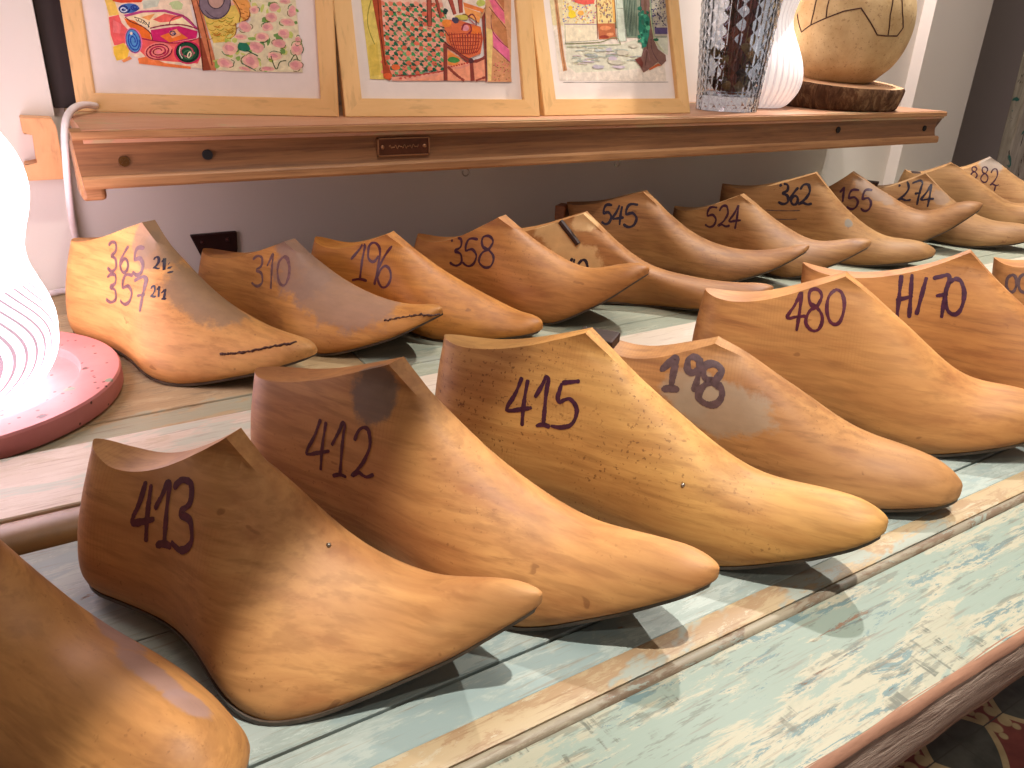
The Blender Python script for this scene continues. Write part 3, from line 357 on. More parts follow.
# ------------------------------------------------------------------ TABLE (an old door laid flat)
tb=thing('display_table','long table of chipped mint and cream painted boards under the shoe lasts','table',(0,0,-.75))
TX0,TX1=-.75,1.90; dz=.75
def tpart(name,bm,m,**k):
    for v in bm.verts: v.co.z+=dz
    return obj(name,bm,m,tb,**k)
bm=bmesh.new(); box(bm,TX0,TX1,.1262,.1950,-.036,.0022,.0006); tpart('front_plank',bm,FRONT)
# raw front edge with wavy worn arris
bm=bmesh.new(); N=160
ring=[]
for i in range(N+1):
    x=TX0+(TX1-TX0)*i/N; w=.0030+.0016*math.sin(i*1.3)+.0014*math.sin(i*.47+1)+.0008*rng.rand(); j=.0006*rng.rand()
    ring.append([(x,.1262+w*.35,.0023),(x,.1238+j,.0016),(x,.1228+j,-.0015-w*.25)])
for k in range(2):
    vs=[[bm.verts.new(p) for p in (r[k],r[k+1])] for r in ring]
    for a,b in zip(vs,vs[1:]): bm.faces.new((a[0],a[1],b[1],b[0]))
bmesh.ops.remove_doubles(bm,verts=bm.verts,dist=1e-6); tpart('worn_arris',bm,ARRIS,smooth=True)['label']='reddish worn front arris'
bm=bmesh.new(); vs=[]
for i in range(N+1):
    x=TX0+(TX1-TX0)*i/N; col=[]
    for k,z in enumerate((-.004,-.010,-.017,-.024,-.031,-.0385)):
        col.append(bm.verts.new((x,.1229+.0016*math.sin(i*.23+k*.9)*(.3+.7*rng.rand())-(.0004 if k else 0)+.001,z)))
    col.append(bm.verts.new((x,.150,-.0385))); vs.append(col)
for a,b in zip(vs,vs[1:]):
    for k in range(len(a)-1): bm.faces.new((a[k],a[k+1],b[k+1],b[k]))
tpart('raw_edge',bm,RAW,smooth=True)
def bead_prof(y0,y1,zb,zt,n=8): return [(y0,zb)]+[(y0+(y1-y0)*(.5-.5*math.cos(math.pi*k/n)),zb+(zt-zb)*math.sin(math.pi*k/n)) for k in range(1,n)]+[(y1,zb)]
bm=bmesh.new(); extrude_x(bm,[(.1958,-.03)]+[(.1958,-.0012),(.1966,.0016),(.1990,.0028),(.2015,.0020),(.2026,-.0008),(.2026,-.03)],TX0,TX1); tpart('trim_bead',bm,BEAD,angle=50)
bm=bmesh.new(); extrude_x(bm,[(.2032,-.03),(.2032,.0010),(.2045,.0016),(.2190,.0002),(.2200,-.0003),(.2200,-.03)],TX0,TX1); tpart('cream_strip',bm,CREAM,angle=40)
bm=bmesh.new(); box(bm,TX0,TX1,.2200,.2440,-.03,0,.0004); tpart('panel_board',bm,PANEL)
bm=bmesh.new(); box(bm,TX0,TX1,.2460,.3450,-.03,0,.0006); tpart('panel_board',bm,PANEL)
bm=bmesh.new(); box(bm,TX0,TX1,.3458,.4505,-.03,0,.0004); tpart('panel_board',bm,PANEL)
bm=bmesh.new(); extrude_x(bm,[(.4530,-.03),(.4535,-.001),(.456,.0035),(.462,.0068),(.470,.0078),(.478,.0066),(.483,.003),(.4845,-.002),(.4845,-.03)],TX0,TX1); tpart('moulded_bead',bm,GOLD,angle=50)['label']='varnished golden brown half-round bead'
bm=bmesh.new(); box(bm,TX0,TX1,.4868,.5700,-.03,.0045,.001); tpart('middle_rail',bm,RAIL)
for y0,y1 in ((.5715,.6070),(.6088,.7000),(.7008,.8000),(.8008,.8820),(.8828,.9760)):
    bm=bmesh.new(); box(bm,TX0,.235,y0,y1,-.03,-.0001,.0009); tpart('back_board',bm,BOARD)
    bm=bmesh.new(); box(bm,.2356,TX1,y0,y1,-.03,-.0001,.0009); tpart('back_board',bm,BOARDG)['label']='grey green painted back board'
bm=bmesh.new(); box(bm,TX0,TX1,.150,.976,-.0385,-.0302); tpart('underside',bm,RAW)
for x in (-.6,1.75):
    for y in (.22,.90):
        bm=bmesh.new(); box(bm,x-.03,x+.03,y-.03,y+.03,-.75,-.0385,.003); tpart('leg',bm,RAW)
# ------------------------------------------------------------------ LASTS
def tint(r,g,b): return srgb(r,g,b)
LI={ # name: (light,dark,speck,label)
'left':((218,146,84),(176,104,54),0,'wooden shoe last cut off by the lower left corner, lilac worn patch on its instep'),
'413':((222,152,92),(186,112,62),0,'orange wooden shoe last inked 413 with a deeply dipped top, in the front row'),
'412':((222,150,88),(184,108,58),.1,'orange wooden shoe last inked 412 with a grey stain near its peak'),
'415':((224,158,88),(190,118,58),1.2,'tan wooden shoe last inked 415 with dark specks on its side'),
'198':((206,138,82),(158,94,52),.4,'brown wooden shoe last inked 198 in faded digits over a grey worn patch'),
'480':((214,142,80),(174,102,54),0,'wooden shoe last with thin purple number 480 in the front row'),
'H170':((206,132,72),(166,94,48),0,'wooden shoe last inked H170, behind the one inked 480'),
'600':((200,128,72),(156,88,48),.2,'wooden shoe last cut off by the right edge, with faded round digits'),
'365':((240,166,98),(214,132,70),.1,'pale orange shoe last inked 365 and 357, beside the pink tray'),
'310':((232,154,82),(196,116,56),.3,'wooden shoe last inked 310 with a large lilac grey worn area on its instep'),
'196':((226,142,66),(190,106,44),.5,'bright orange wooden shoe last inked 196 in slanting digits'),
'358':((216,138,74),(178,102,52),.4,'wooden shoe last inked 358 with an upturned pointed toe'),
'40':((208,136,78),(168,98,54),.2,'wooden shoe last with cream filler patches and a brown slot near its peak'),
'545':((202,134,80),(160,96,54),.2,'wooden shoe last inked 545 with a small block at its heel'),
'524':((204,140,86),(164,102,58),.2,'wooden shoe last inked 524 with a narrow dark-soled toe'),
'362':((206,144,90),(168,106,60),.3,'wooden shoe last inked 362 over faint brown scribbles'),
'155':((200,136,86),(160,98,58),.1,'wooden shoe last inked 155 with a long upturned toe'),
'274':((208,148,98),(172,112,68),.1,'wooden shoe last inked 274, the last but two along the back row'),
'A':((206,144,92),(166,106,62),.2,'unmarked wooden shoe last with a dark brown heel, right behind the one inked 274'),
'882':((212,152,100),(176,116,72),.1,'grey-peaked wooden shoe last with thin digits, at the far right end of the back row'),
}
PC={'left':srgb(150,120,112),'412':srgb(108,94,86),'198':srgb(150,130,108),'365':srgb(140,114,90),'310':srgb(142,112,96),'40':srgb(214,176,124),'362':srgb(128,126,118),'882':srgb(160,150,140)}
RAISE=.0022
def build_last(idx,key):
    p=DATA['P'][key]; lt,dk,speck,label=LI[key]
    root=thing('shoe_last',label,'shoe last',(p['X'],p['Y'],0),math.radians(p['th']),'wooden shoe lasts set out on the table')
    mat=last_material(idx,srgb(lt[0]*.88,lt[1]*.955,lt[2]*.96),srgb(dk[0]*.83,dk[1]*.90,dk[2]*.94),DATA['PT'].get(key,[]),speck,PC.get(key),idx*1.37)
    u,ring=grid(p,72,16)
    q=dict(p); q.update(X=0,Y=0,th=0)
    W=world(q,ring,RAISE)
    n,m=W.shape[:2]
    bm=bmesh.new(); V=[[bm.verts.new(W[i,j]) for j in range(m)] for i in range(n)]
    for i in range(n-1):
        for j in range(m):
            j2=(j+1)%m
            bm.faces.new((V[i][j],V[i][j2],V[i+1][j2],V[i+1][j]))
    bm.faces.new(V[0]); bm.faces.new(V[-1])
    bmesh.ops.remove_doubles(bm,verts=bm.verts,dist=2e-5)
    bmesh.ops.dissolve_degenerate(bm,edges=bm.edges,dist=1e-5)
    bmesh.ops.recalc_face_normals(bm,faces=bm.faces)
    bvh=BVHTree.FromBMesh(bm)
    body=obj('wooden_body',bm,mat,root,angle=38)
    # sole: thin dark plate under the wood
    bm=bmesh.new(); h=16
    idxs=[i for i in range(n) if .012<u[i]<.994]
    L=[];Rr=[]
    for i in idxs:
        a=W[i,1];b=W[i,-1]; c=(a+b)/2; L.append(c+(a-c)*1.03); Rr.append(c+(b-c)*1.03)
    th=.0019
    top=[bm.verts.new(v+np.array([0,0,.0002])) for v in L+Rr[::-1]]; bot=[bm.verts.new(v-np.array([0,0,th])) for v in L+Rr[::-1]]
    k=len(idxs)
    for s,ff in ((top,1),(bot,-1)):
        for i in range(k-1): bm.faces.new((s[i],s[i+1],s[2*k-2-i],s[2*k-1-i]))
    for i in range(2*k): bm.faces.new((top[i],top[(i+1)%(2*k)],bot[(i+1)%(2*k)],bot[i]))
    obj('sole',bm,SOLE,root)['label']='thin dark sole plate'
    # inked digits lying on the side of the wood
    def cast(x,z):
        r=bvh.ray_cast(Vector((x,-.3,z+RAISE)),Vector((0,1,0)))
        return r
    for S_,w,colr in DATA['S'].get(key,[]):
        bm=bmesh.new()
        for st in S_:
            P_=np.array(st,float)/10000.
            s=np.r_[0,np.cumsum(np.hypot(*np.diff(P_,axis=0).T))]; keep=np.r_[True,np.diff(s)>1e-5]; P_=P_[keep]; s=s[keep]
            if len(P_)<2: continue
            nn=max(4,int(s[-1]/.0008)); tt=np.linspace(0,s[-1],nn); Q=np.stack([crom(s,P_[:,0],tt),crom(s,P_[:,1],tt)],1)
            T=np.gradient(Q,axis=0); T/=np.maximum(np.hypot(*T.T),1e-9)[:,None]; Nn=np.stack([-T[:,1],T[:,0]],1)
            hw=w*.0005*(1+.16*np.sin(np.arange(nn)*.31+st[0][0])+.06*rng.randn(nn))
            hw*=np.sqrt(np.clip(np.minimum(tt+.0004,s[-1]-tt+.0004)/(w*.0005),.15,1))
            prev=None
            for i in range(nn):
                row=[]
                for f in (-1,-.4,.4,1):
                    x,z=Q[i]+Nn[i]*hw[i]*f; r=cast(x,z)
                    if r[0] is None: row=None; break
                    row.append(bm.verts.new(r[0]+r[1]*(.00022 if r[1].y<0 else -.00022)))
                if row and prev:
                    for a in range(3): bm.faces.new((prev[a],prev[a+1],row[a+1],row[a]))
                prev=row
        if len(bm.faces): 
            me=bpy.data.meshes.new('ink_number')
            for f in bm.faces: f.smooth=True
            bm.to_mesh(me); bm.free(); o=obj('ink_number',me,INK[colr],root); o['label']={'purple':'dark purple','dark':'dark plum','black':'black','violet':'greyish violet','faded':'faded grey'}[colr]+' handwritten number'
        else: bm.free()
    if key in DATA['N'] and DATA['N'][key]:
        x,y,z=DATA['N'][key]; r=bvh.ray_cast(Vector((x,-.3,z+RAISE)),Vector((0,1,0)))
        if r[0] is not None:
            bm=bmesh.new(); bmesh.ops.create_uvsphere(bm,u_segments=12,v_segments=8,radius=.0013); o=obj('nail_head',bm,NAIL,root,smooth=True); o.location=r[0]; o.scale=(1,1,1)
    if key in DATA['SE']:
        P_=np.array(DATA['SE'][key],float)/10000.; Q=spline(P_,60); bm=bmesh.new(); pts=[]; rr=[]
        for i,(x,z) in enumerate(Q):
            r=cast(x,z+.0006*math.sin(i*.9)*rng.rand())
            if r[0] is not None: pts.append(r[0]); rr.append(.0005+.0010*rng.rand())
        if len(pts)>3: tube(bm,pts,rr,6); obj('toe_seam',bm,SEAM,root)['label']='ragged dark seam along the toe'
        else: bm.free()
    return root,p,u,W,bvh
LASTS={}
order=['left','413','412','415','198','480','H170','600','365','310','196','358','40','545','524','362','155','274','A','882']
for i,k in enumerate(order): LASTS[k]=build_last(i,k)
def heel_top(key):
    root,p,u,W,bvh=LASTS[key]; m=W.shape[1]; i=np.argmin(abs(u-.03)); c=m//2; return root,W[0,c],W[i,c],W
DARKW=wood_mat('dark_stained_block',srgb(62,36,26),srgb(34,19,14),(20,60,60),.6)
# block at the heel of 198 : dark leather-like piece
root,a,b,W=heel_top('198'); bm=bmesh.new(); box(bm,a[0]-.015,a[0]+.014,-.0125,.012,a[2]-.013,a[2]+.001,.0012,2); obj('heel_block',bm,DARKW,root)['label']='dark shiny heel block'
root,a,b,W=heel_top('545'); bm=bmesh.new(); box(bm,a[0]-.013,a[0]+.002,-.012,.012,a[2]-.024,a[2]-.004,.0015,2); obj('heel_block',bm,wood_mat('block_brown',srgb(150,92,54),srgb(104,60,36),(20,60,60)),root)
root,a,b,W=heel_top('A'); bm=bmesh.new(); box(bm,a[0]+.012,a[0]+.046,-.0135,.0135,a[2]-.018,a[2]-.0035,.002,2); obj('heel_block',bm,DARKW,root)['label']='dark brown heel block'
root,a,b,W=heel_top('274'); bm=bmesh.new(); box(bm,a[0]-.002,a[0]+.026,-.011,.011,a[2]-.003,a[2]+.0022,.001,2); obj('heel_block',bm,DARKW,root)['label']='dark strip on the heel top'
# brown slot bar on the last with the filler patches
root,p,u,W,bvh=LASTS['40']; bm=bmesh.new(); c=[]
for x,z in ((.045,.0885),(.058,.078),(.070,.067)):
    r=bvh.ray_cast(Vector((x,-.3,z)),Vector((0,1,0)))
    if r[0] is not None: c.append(r[0])
if len(c)>1: tube(bm,c,.0035,8); obj('slot_bar',bm,DARKW,root)['label']='dark brown slot cut in the side'
else: bm.free()
# ------------------------------------------------------------------ SHELF
ZT=.194; YS=.79
sh=thing('wall_shelf','moulded brown wooden wall shelf carrying the pictures, vase, lamp and clay pot','shelf',(0,YS,ZT-.052))
def spart(name,bm,m,par=sh,**k):
    for v in bm.verts: v.co-=Vector((0,YS,ZT-.052))
    return obj(name,bm,m,par,**k)
bm=bmesh.new(); extrude_x(bm,[(.7905,ZT-.0005),(.7905,ZT-.012),(.9995,ZT-.012),(.9995,ZT)],.048,1.345); spart('top_board',bm,SHELFT)
z=ZT
prof=[(.812,z-.001),(.7915,z-.001),(.7885,z-.0022),(.7882,z-.0075),(.7900,z-.0088),(.7925,z-.0092),(.7945,z-.0115),(.7965,z-.016),(.7975,z-.024),(.7970,z-.031),(.7955,z-.0375),(.7940,z-.0400),(.7912,z-.0405),(.7890,z-.0425),(.7885,z-.0490),(.7900,z-.0515),(.812,z-.0515)]
bm=bmesh.new(); extrude_x(bm,prof,.041,1.348)
bm.faces.ensure_lookup_table()
for f in bm.faces:
    c=f.calc_center_median()
    if c.y<.799 and z-.0395<c.z<z-.0095: f.material_index=1
for v in bm.verts:
    if v.co.x<.1: v.co.x+= (z-v.co.z)*.06-.002
    elif v.co.x>1.3:
        if v.co.y>.7928 and z-.0402<v.co.z<z-.0088: v.co.x-=.010
        if v.co.z<z-.0402: v.co.x-=.006
spart('front_moulding',bm,[SHELFW,SHELFD],angle=30)
bm=bmesh.new(); box(bm,.0395,.060,.802,.850,ZT-.064,ZT-.013,.004,3); spart('end_block',bm,SHELFW)
for x,zz,dark in ((.078,.165,0),(.151,.168,1),(1.080,.169,1),(1.306,.166,1)):
    bm=bmesh.new()
    Mx=Matrix.Translation((x,.7975,zz))@Matrix.Rotation(math.pi/2,4,'X')
    bmesh.ops.create_cone(bm,cap_ends=True,segments=24,radius1=.0052 if not dark or x<1 else .0045,radius2=.0046,depth=.004,matrix=Mx)
    if not dark: 
        bmesh.ops.create_cube(bm,size=1,matrix=Matrix.Translation((x,.7953,zz))@Matrix.Rotation(.7,4,'Y')@Matrix.Diagonal((.006,.0006,.0011,1)))
        bmesh.ops.create_cube(bm,size=1,matrix=Matrix.Translation((x,.7953,zz))@Matrix.Rotation(.7+math.pi/2,4,'Y')@Matrix.Diagonal((.006,.0006,.0011,1)))
    spart('screw' if not dark else 'screw_hole',bm,plain('brass_screw',srgb(112,78,42),.35,.8) if not dark else plain('hole_black',srgb(14,9,8),.9))
# name plate
np_=bmesh.new(); box(np_,.323,.383,.7950,.7972,.1600,.1780,.001,2); PL=spart('name_plate',np_,plain('tarnished_brass_plate',srgb(92,52,32),.4,.6,var=.2)); PL['label']='small tarnished metal plate'
bm=bmesh.new()
for a in ((.3225,.3835,.1595,.1608),(.3225,.3835,.1772,.1785)): box(bm,a[0],a[1],.7936,.7953,a[2],a[3])
for a in ((.3225,.3240),(.3820,.3835)): box(bm,a[0],a[1],.7936,.7953,.1595,.1785)
for x in (.3285,.3775): bmesh.ops.create_uvsphere(bm,u_segments=10,v_segments=6,radius=.0022,matrix=Matrix.Translation((x,.7948,.169)))
spt=[(.336+.0006*i*1.0,.7946,.169+.0022*math.sin(i*.9)*math.cos(i*.21)) for i in range(58)]
tube(bm,spt,.0005,5)
for v in bm.verts: v.co-=Vector((0,YS,ZT-.052))
obj('plate_rim',bm,plain('rim_brass',srgb(158,112,78),.35,.7),PL)
for x,zz in ((.433,.139),(.655,.139)):
    bm=bmesh.new(); pts=[(x,.802,zz+.006)]+[(x+.0042*math.sin(a),.802,zz-.0022-.0042*math.cos(a)*-1) for a in np.linspace(0,5.2,16)]
    tube(bm,pts,.0008,6); spart('eye_hook',bm,NAIL,smooth=True)
# C-shaped end of a moulding on the left wall
br=thing('wooden_bracket','pale C-profiled wooden bracket on the pink-lit wall left of the shelf','bracket',(0,.976,.127))
P2=[(.005,.1895),(.033,.1880),(.0355,.1800),(.0350,.1275),(-.001,.1275),(.0005,.1440),(.0125,.1445),(.0140,.1730),(.0050,.1735)]
bm=bmesh.new(); fr=[bm.verts.new((x,-.028,zz-.127)) for x,zz in P2]; bk=[bm.verts.new((x,0,zz-.127)) for x,zz in P2]
bm.faces.new(fr); bm.faces.new(bk[::-1])
for i in range(len(P2)): bm.faces.new((fr[i],fr[(i+1)%len(P2)],bk[(i+1)%len(P2)],bk[i]))
bmesh.ops.bevel(bm,geom=bm.edges[:],offset=.0008,segments=2,affect='EDGES')
obj('bracket_body',bm,wood_mat('bracket_wood',srgb(232,176,124),srgb(212,150,98),(30,30,8)),br,angle=40)
# dark panel standing behind the first picture
bm=bmesh.new(); box(bm,.0385,.22,.9955,1.0015,ZT,.62,.001); tag(obj('dark_panel',bm,plain('dark_brown_panel',srgb(44,28,24),.6)),'tall dark brown panel standing behind the left picture','panel')
# hinge plate on the niche wall
bm=bmesh.new(); P2=[(.157,.046),(.2125,.046),(.2110,.023),(.204,.001),(.173,.001)]
fr=[bm.verts.new((x,.9945,zz)) for x,zz in P2]; bk=[bm.verts.new((x,1.0015,zz)) for x,zz in P2]; bm.faces.new(fr); bm.faces.new(bk[::-1])
for i in range(len(P2)): bm.faces.new((fr[i],fr[(i+1)%len(P2)],bk[(i+1)%len(P2)],bk[i]))
bmesh.ops.bevel(bm,geom=bm.edges[:],offset=.001,segments=2,affect='EDGES')
hp=tag(obj('hinge_plate',bm,plain('dark_iron',srgb(52,24,22),.45,.3)),'dark iron hinge plate on the wall behind the shoe last inked 310','plate')
for x in (.170,.200):
    bm=bmesh.new(); bmesh.ops.create_uvsphere(bm,u_segments=12,v_segments=8,radius=.0028,matrix=Matrix.Translation((x,.9945,.037))); obj('rivet',bm,plain('rivet_iron',srgb(74,40,34),.4,.5),hp,smooth=True)
# white cable
bm=bmesh.new()
tube(bm,[tuple(v) for v in spline([(.075,.945,.200),(.060,.915,.2035),(.048,.89,.2005),(.0395,.865,.189),(.0345,.850,.161),(.0315,.868,.120),(.0320,.92,.069),(.034,.962,.020),(.030,.968,.0052),(.008,.962,.0042),(-.02,.945,.0042),(-.10,.90,.0042)],70)],.0034,10)
tag(obj('lamp_cable',bm,plain('white_cable',srgb(226,214,214),.4),smooth=True),'white cable hanging over the left end of the shelf down to the table','cable')
# ------------------------------------------------------------------ PICTURES
MATB=plain('mat_board',srgb(228,214,206),.8,var=.02)
PM={}
def pmat(c):
    if c not in PM: 
        t=NT('paint_%02x%02x%02x'%c); o=t.obj(); n=t.noise(o,140,4,.6,.4); l=srgb(*c)
        t.base(t.ramp(n,[(.25,tuple(v*.72 for v in l)),(.6,l),(.85,tuple(min(1,v*1.25+.05) for v in l))]),.7,.15); PM[c]=t.m
    return PM[c]
class Art:
    """flat watercolour marks on the sheet, in metres, origin at the sheet's lower left; each mark a hair above the one before"""
    def __init__(s): s.bm=bmesh.new(); s.mats=[]; s.k=0
    def mi(s,c):
        if c not in s.mats: s.mats.append(c)
        return s.mats.index(c)
    def y(s): s.k+=1; return -.00004-s.k*1.2e-6
    def poly(s,pts,c):
        y=s.y(); vs=[s.bm.verts.new((a,y,b)) for a,b in pts]
        f=s.bm.faces.new(vs); f.material_index=s.mi(c)
    def blob(s,cx,cy,rx,ry,c,n=14,j=.15,rot=0):
        s.poly([(cx+(rx*math.cos(a)*math.cos(rot)-ry*math.sin(a)*math.sin(rot))*(1+j*(random.random()-.5)*2),cy+(rx*math.cos(a)*math.sin(rot)+ry*math.sin(a)*math.cos(rot))*(1+j*(random.random()-.5)*2)) for a in [2*math.pi*k/n for k in range(n)]],c)
    def line(s,pts,w,c):
        P_=spline(pts,max(6,len(pts)*6)) if len(pts)>2 else np.array([np.array(pts[0])+(np.array(pts[1])-np.array(pts[0]))*k/5 for k in range(6)])
        T=np.gradient(P_,axis=0); T/=np.maximum(np.hypot(*T.T),1e-9)[:,None]; y=s.y(); pr=None; m=s.mi(c)
        for i in range(len(P_)):
            hw=w/2*(.7+.6*random.random()); a=s.bm.verts.new((P_[i,0]-T[i,1]*hw,y,P_[i,1]+T[i,0]*hw)); b=s.bm.verts.new((P_[i,0]+T[i,1]*hw,y,P_[i,1]-T[i,0]*hw))
            if pr: s.bm.faces.new((pr[0],pr[1],b,a)).material_index=m
            pr=(a,b)
    def ring(s,cx,cy,rx,ry,w,c,rot=0,turns=1.0,shrink=1.):
        n=int(16*turns)
        s.line([(cx+(rx*math.cos(a)*math.cos(rot)-ry*math.sin(a)*math.sin(rot))*k,cy+(rx*math.cos(a)*math.sin(rot)+ry*math.sin(a)*math.cos(rot))*k) for a,k in [(2*math.pi*turns*i/n,1-(1-shrink)*i/n) for i in range(n+1)]],w,c)
def picture(label,bl,br_,lean,H_,bw,mat_l,mat_b,art_fn,name='framed_picture'):
    bl=Vector((bl[0],bl[1],ZT)); br_=Vector((br_[0],br_[1],ZT)); W_=(br_-bl).length; ang=math.atan2(br_.y-bl.y,br_.x-bl.x)
    root=bpy.data.objects.new(name,None); COL.objects.link(root); root.empty_display_size=.02
    root.location=bl; root.rotation_euler=(-math.radians(lean),0,ang); tag(root,label,'picture','framed watercolours on the shelf')
    D_=.014
    bm=bmesh.new(); a,b=0,D_
    o_=[(0,0),(W_,0),(W_,H_),(0,H_)]; i_=[(bw,bw),(W_-bw,bw),(W_-bw,H_-bw),(bw,H_-bw)]
    fo=[bm.verts.new((x,0,z)) for x,z in o_]; fi=[bm.verts.new((x,0,z)) for x,z in i_]; bo=[bm.verts.new((x,D_,z)) for x,z in o_]; bi=[bm.verts.new((x,D_,z)) for x,z in i_]
    for k in range(4):
        k2=(k+1)%4; mi=1 if k%2==0 else 0
        for q in ((fo[k],fo[k2],fi[k2],fi[k]),(fo[k2],fo[k],bo[k],bo[k2]),(fi[k],fi[k2],bi[k2],bi[k]),(bo[k],bo[k2],bi[k2],bi[k])):
            f=bm.faces.new(q); f.material_index=mi
    bmesh.ops.bevel(bm,geom=[e for e in bm.edges if abs(e.verts[0].co.y)<1e-6 and abs(e.verts[1].co.y)<1e-6 and not((e.verts[0] in fo)!=(e.verts[1] in fo))],offset=.0007,segments=2,affect='EDGES')
    obj('frame',bm,[FRAMEW,FRAMEH],root)
    bm=bmesh.new(); box(bm,bw-.002,W_-bw+.002,.0060,.0075,bw-.002,H_-bw+.002); obj('mat_board',bm,MATB,root)
    A=Art(); art_fn(A,W_-2*mat_l,H_-bw-mat_b-.03)
    me=bpy.data.meshes.new('watercolour'); A.bm.to_mesh(me); A.bm.free(); o=bpy.data.objects.new('watercolour',me); COL.objects.link(o); o.parent=root; o.location=(mat_l,.0059,mat_b)
    for c in A.mats: me.materials.append(pmat(c))
    bm=bmesh.new(); box(bm,.002,W_-.002,.0076,.0125,.002,H_-.002); obj('backing_board',bm,plain('backing',srgb(120,92,64),.8),root)
    return root
def cobbles(A,x0,x1,y0,y1,s,stone,greens,gap=1.):
    y=y0;r=0
    while y<y1:
        x=x0+(r%2)*s*.5
        while x<x1:
            if random.random()<.9: A.blob(x+random.uniform(-.1,.1)*s,y+random.uniform(-.1,.1)*s,s*.40,s*.30,random.choice(stone),9,.18,random.uniform(-.5,.5))
            for q in range(2): A.blob(x+s*.5+random.uniform(-.2,.2)*s,y+random.uniform(-.3,.3)*s,s*random.uniform(.12,.26),s*random.uniform(.08,.2),random.choice(greens),7,.35,random.uniform(0,3))
            A.line([(x+s*.3,y+s*.3),(x+s*.52,y+s*.05),(x+s*.4,y-s*.3)],.0006,random.choice(greens)); x+=s
        y+=s*.66; r+=1
class Sheet:
    """marks given on a sketch grid of the sheet; hm takes grid points to metres on the paper"""
    def __init__(s,A,hm,unit): s.A=A; s.hm=np.array(hm); s.u=unit
    def p(s,pts,ox,sc=8.533):
        out=[]
        for x,y in pts:
            q=s.hm@np.array([ox+x/sc,y/sc,1.]); out.append((float(q[0]/q[2]),float(q[1]/q[2])))
        return out
def art1(A,w,h):
    S=Sheet(A,[[9.26553972e-04,-1.23954537e-04,-9.75293596e-02],[2.93450550e-05,-9.19538511e-04,5.10180958e-02],[-1.89144166e-04,-3.35989597e-04,1.]],.001)
    L=lambda pts,c: A.poly(S.p(pts,95),c); R_=lambda pts,c: A.poly(S.p(pts,195),c)
    l=lambda pts,wd,c: A.line(S.p(pts,95),wd*.000117,c); r=lambda pts,wd,c: A.line(S.p(pts,195),wd*.000117,c)
    def el(cx,cy,rx,ry,rot,n=18,j=0): return [(cx+rx*math.cos(a)*math.cos(rot)-ry*math.sin(a)*math.sin(rot)+random.uniform(-j,j),cy+rx*math.cos(a)*math.sin(rot)+ry*math.sin(a)*math.cos(rot)+random.uniform(-j,j)) for a in [2*math.pi*k/n for k in range(n)]]
    def sp(cx,cy,rx,ry,rot,t,k): return [(cx+(rx*math.cos(a)*math.cos(rot)-ry*math.sin(a)*math.sin(rot))*(1-k*i/(t*14)),cy+(rx*math.cos(a)*math.sin(rot)+ry*math.sin(a)*math.cos(rot))*(1-k*i/(t*14))) for i,a in enumerate([2*math.pi*q/14 for q in range(int(t*14)+1)])]
    A.poly([(0,.054),(w,.054),(w,h),(0,h)],(232,206,176)); cobbles(A,w*.56,w*.98,.056,h,.016,[(232,178,158),(226,170,158)],[(150,170,80),(104,150,72)])
    A.poly([(0,.056),(w*.42,.056),(w*.36,h),(0,h)],(232,120,80))
    L([(95,-30),(800,-30),(930,590),(700,560),(470,540),(330,480),(160,480),(130,300)],(240,214,186))
    L([(90,0),(170,0),(215,130),(130,140)],(244,200,96)); L([(150,-20),(440,-20),(400,25),(230,30),(160,15)],(222,76,44)); L([(410,10),(560,0),(540,60),(420,80)],(206,210,190)); L(el(700,50,60,35,.2,12,8),(190,206,150))
    L([(125,150),(210,130),(235,200),(290,260),(260,380),(170,390),(140,300)],(236,98,96)); L([(160,170),(230,210),(220,290),(160,280)],(240,120,120))
    L([(160,400),(250,370),(300,420),(280,500),(190,520),(165,460)],(246,200,70)); L([(230,520),(300,480),(320,505),(250,535)],(240,150,90))
    L([(255,160),(340,180),(470,270),(490,350),(395,330),(280,210)],(234,112,40))
    L([(390,320),(640,370),(900,330),(930,430),(880,545),(560,520),(440,490),(380,430)],(236,96,92)); L([(480,260),(720,225),(880,270),(870,330),(640,370),(490,345)],(206,36,106)); L([(560,310),(700,260),(800,330),(640,365)],(240,120,50)); L([(640,270),(700,250),(740,300),(660,330)],(246,170,120))
    L([(260,140),(420,95),(600,95),(760,140),(865,235),(640,215),(470,245),(360,190)],(246,220,176)); L([(500,170),(600,120),(760,150),(640,190),(560,195)],(238,106,96)); L([(400,150),(520,120),(470,180)],(238,160,90)); L([(670,190),(760,145),(850,235)],(246,226,180))
    L([(370,500),(460,480),(600,540),(820,570),(820,590),(600,570),(380,545)],(242,130,70))
    L([(250,130),(400,95),(600,85),(760,130),(880,240),(860,245),(750,150),(600,108),(420,112),(270,150)],(190,70,130))
    l([(265,150),(300,180),(420,235),(480,290),(495,350)],10,(130,50,30)); l([(475,245),(640,215),(780,220),(900,260)],10,(140,20,60)); l([(395,330),(500,350),(700,370),(890,330)],9,(150,30,60)); l([(340,150),(420,180),(470,235)],7,(80,50,40)); l([(470,190),(460,240)],7,(60,50,60)); l([(640,215),(645,190),(760,140),(860,230)],7,(150,50,70))
    for k in range(5): l([(355+22*k,165+9*k),(372+22*k,185+9*k),(380+22*k,168+9*k)],5,(60,60,70))
    L(el(295,75,88,42,-.05,16),(70,110,176)); l(sp(255,80,50,38,0,1.7,.8),12,(30,40,110)); l(sp(250,85,30,22,0,1,.5),9,(210,220,230)); l(sp(345,68,38,26,0,1.7,.8),11,(40,60,140))
    L(el(335,350,72,112,-.22,18),(226,120,170)); L(el(333,350,58,98,-.22,18),(84,146,206)); l(sp(333,350,50,88,-.22,2.2,.75),10,(30,70,170)); l(sp(333,352,60,100,-.22,1,.0),7,(90,80,120)); L(el(315,288,12,14,0,8),(236,220,190))
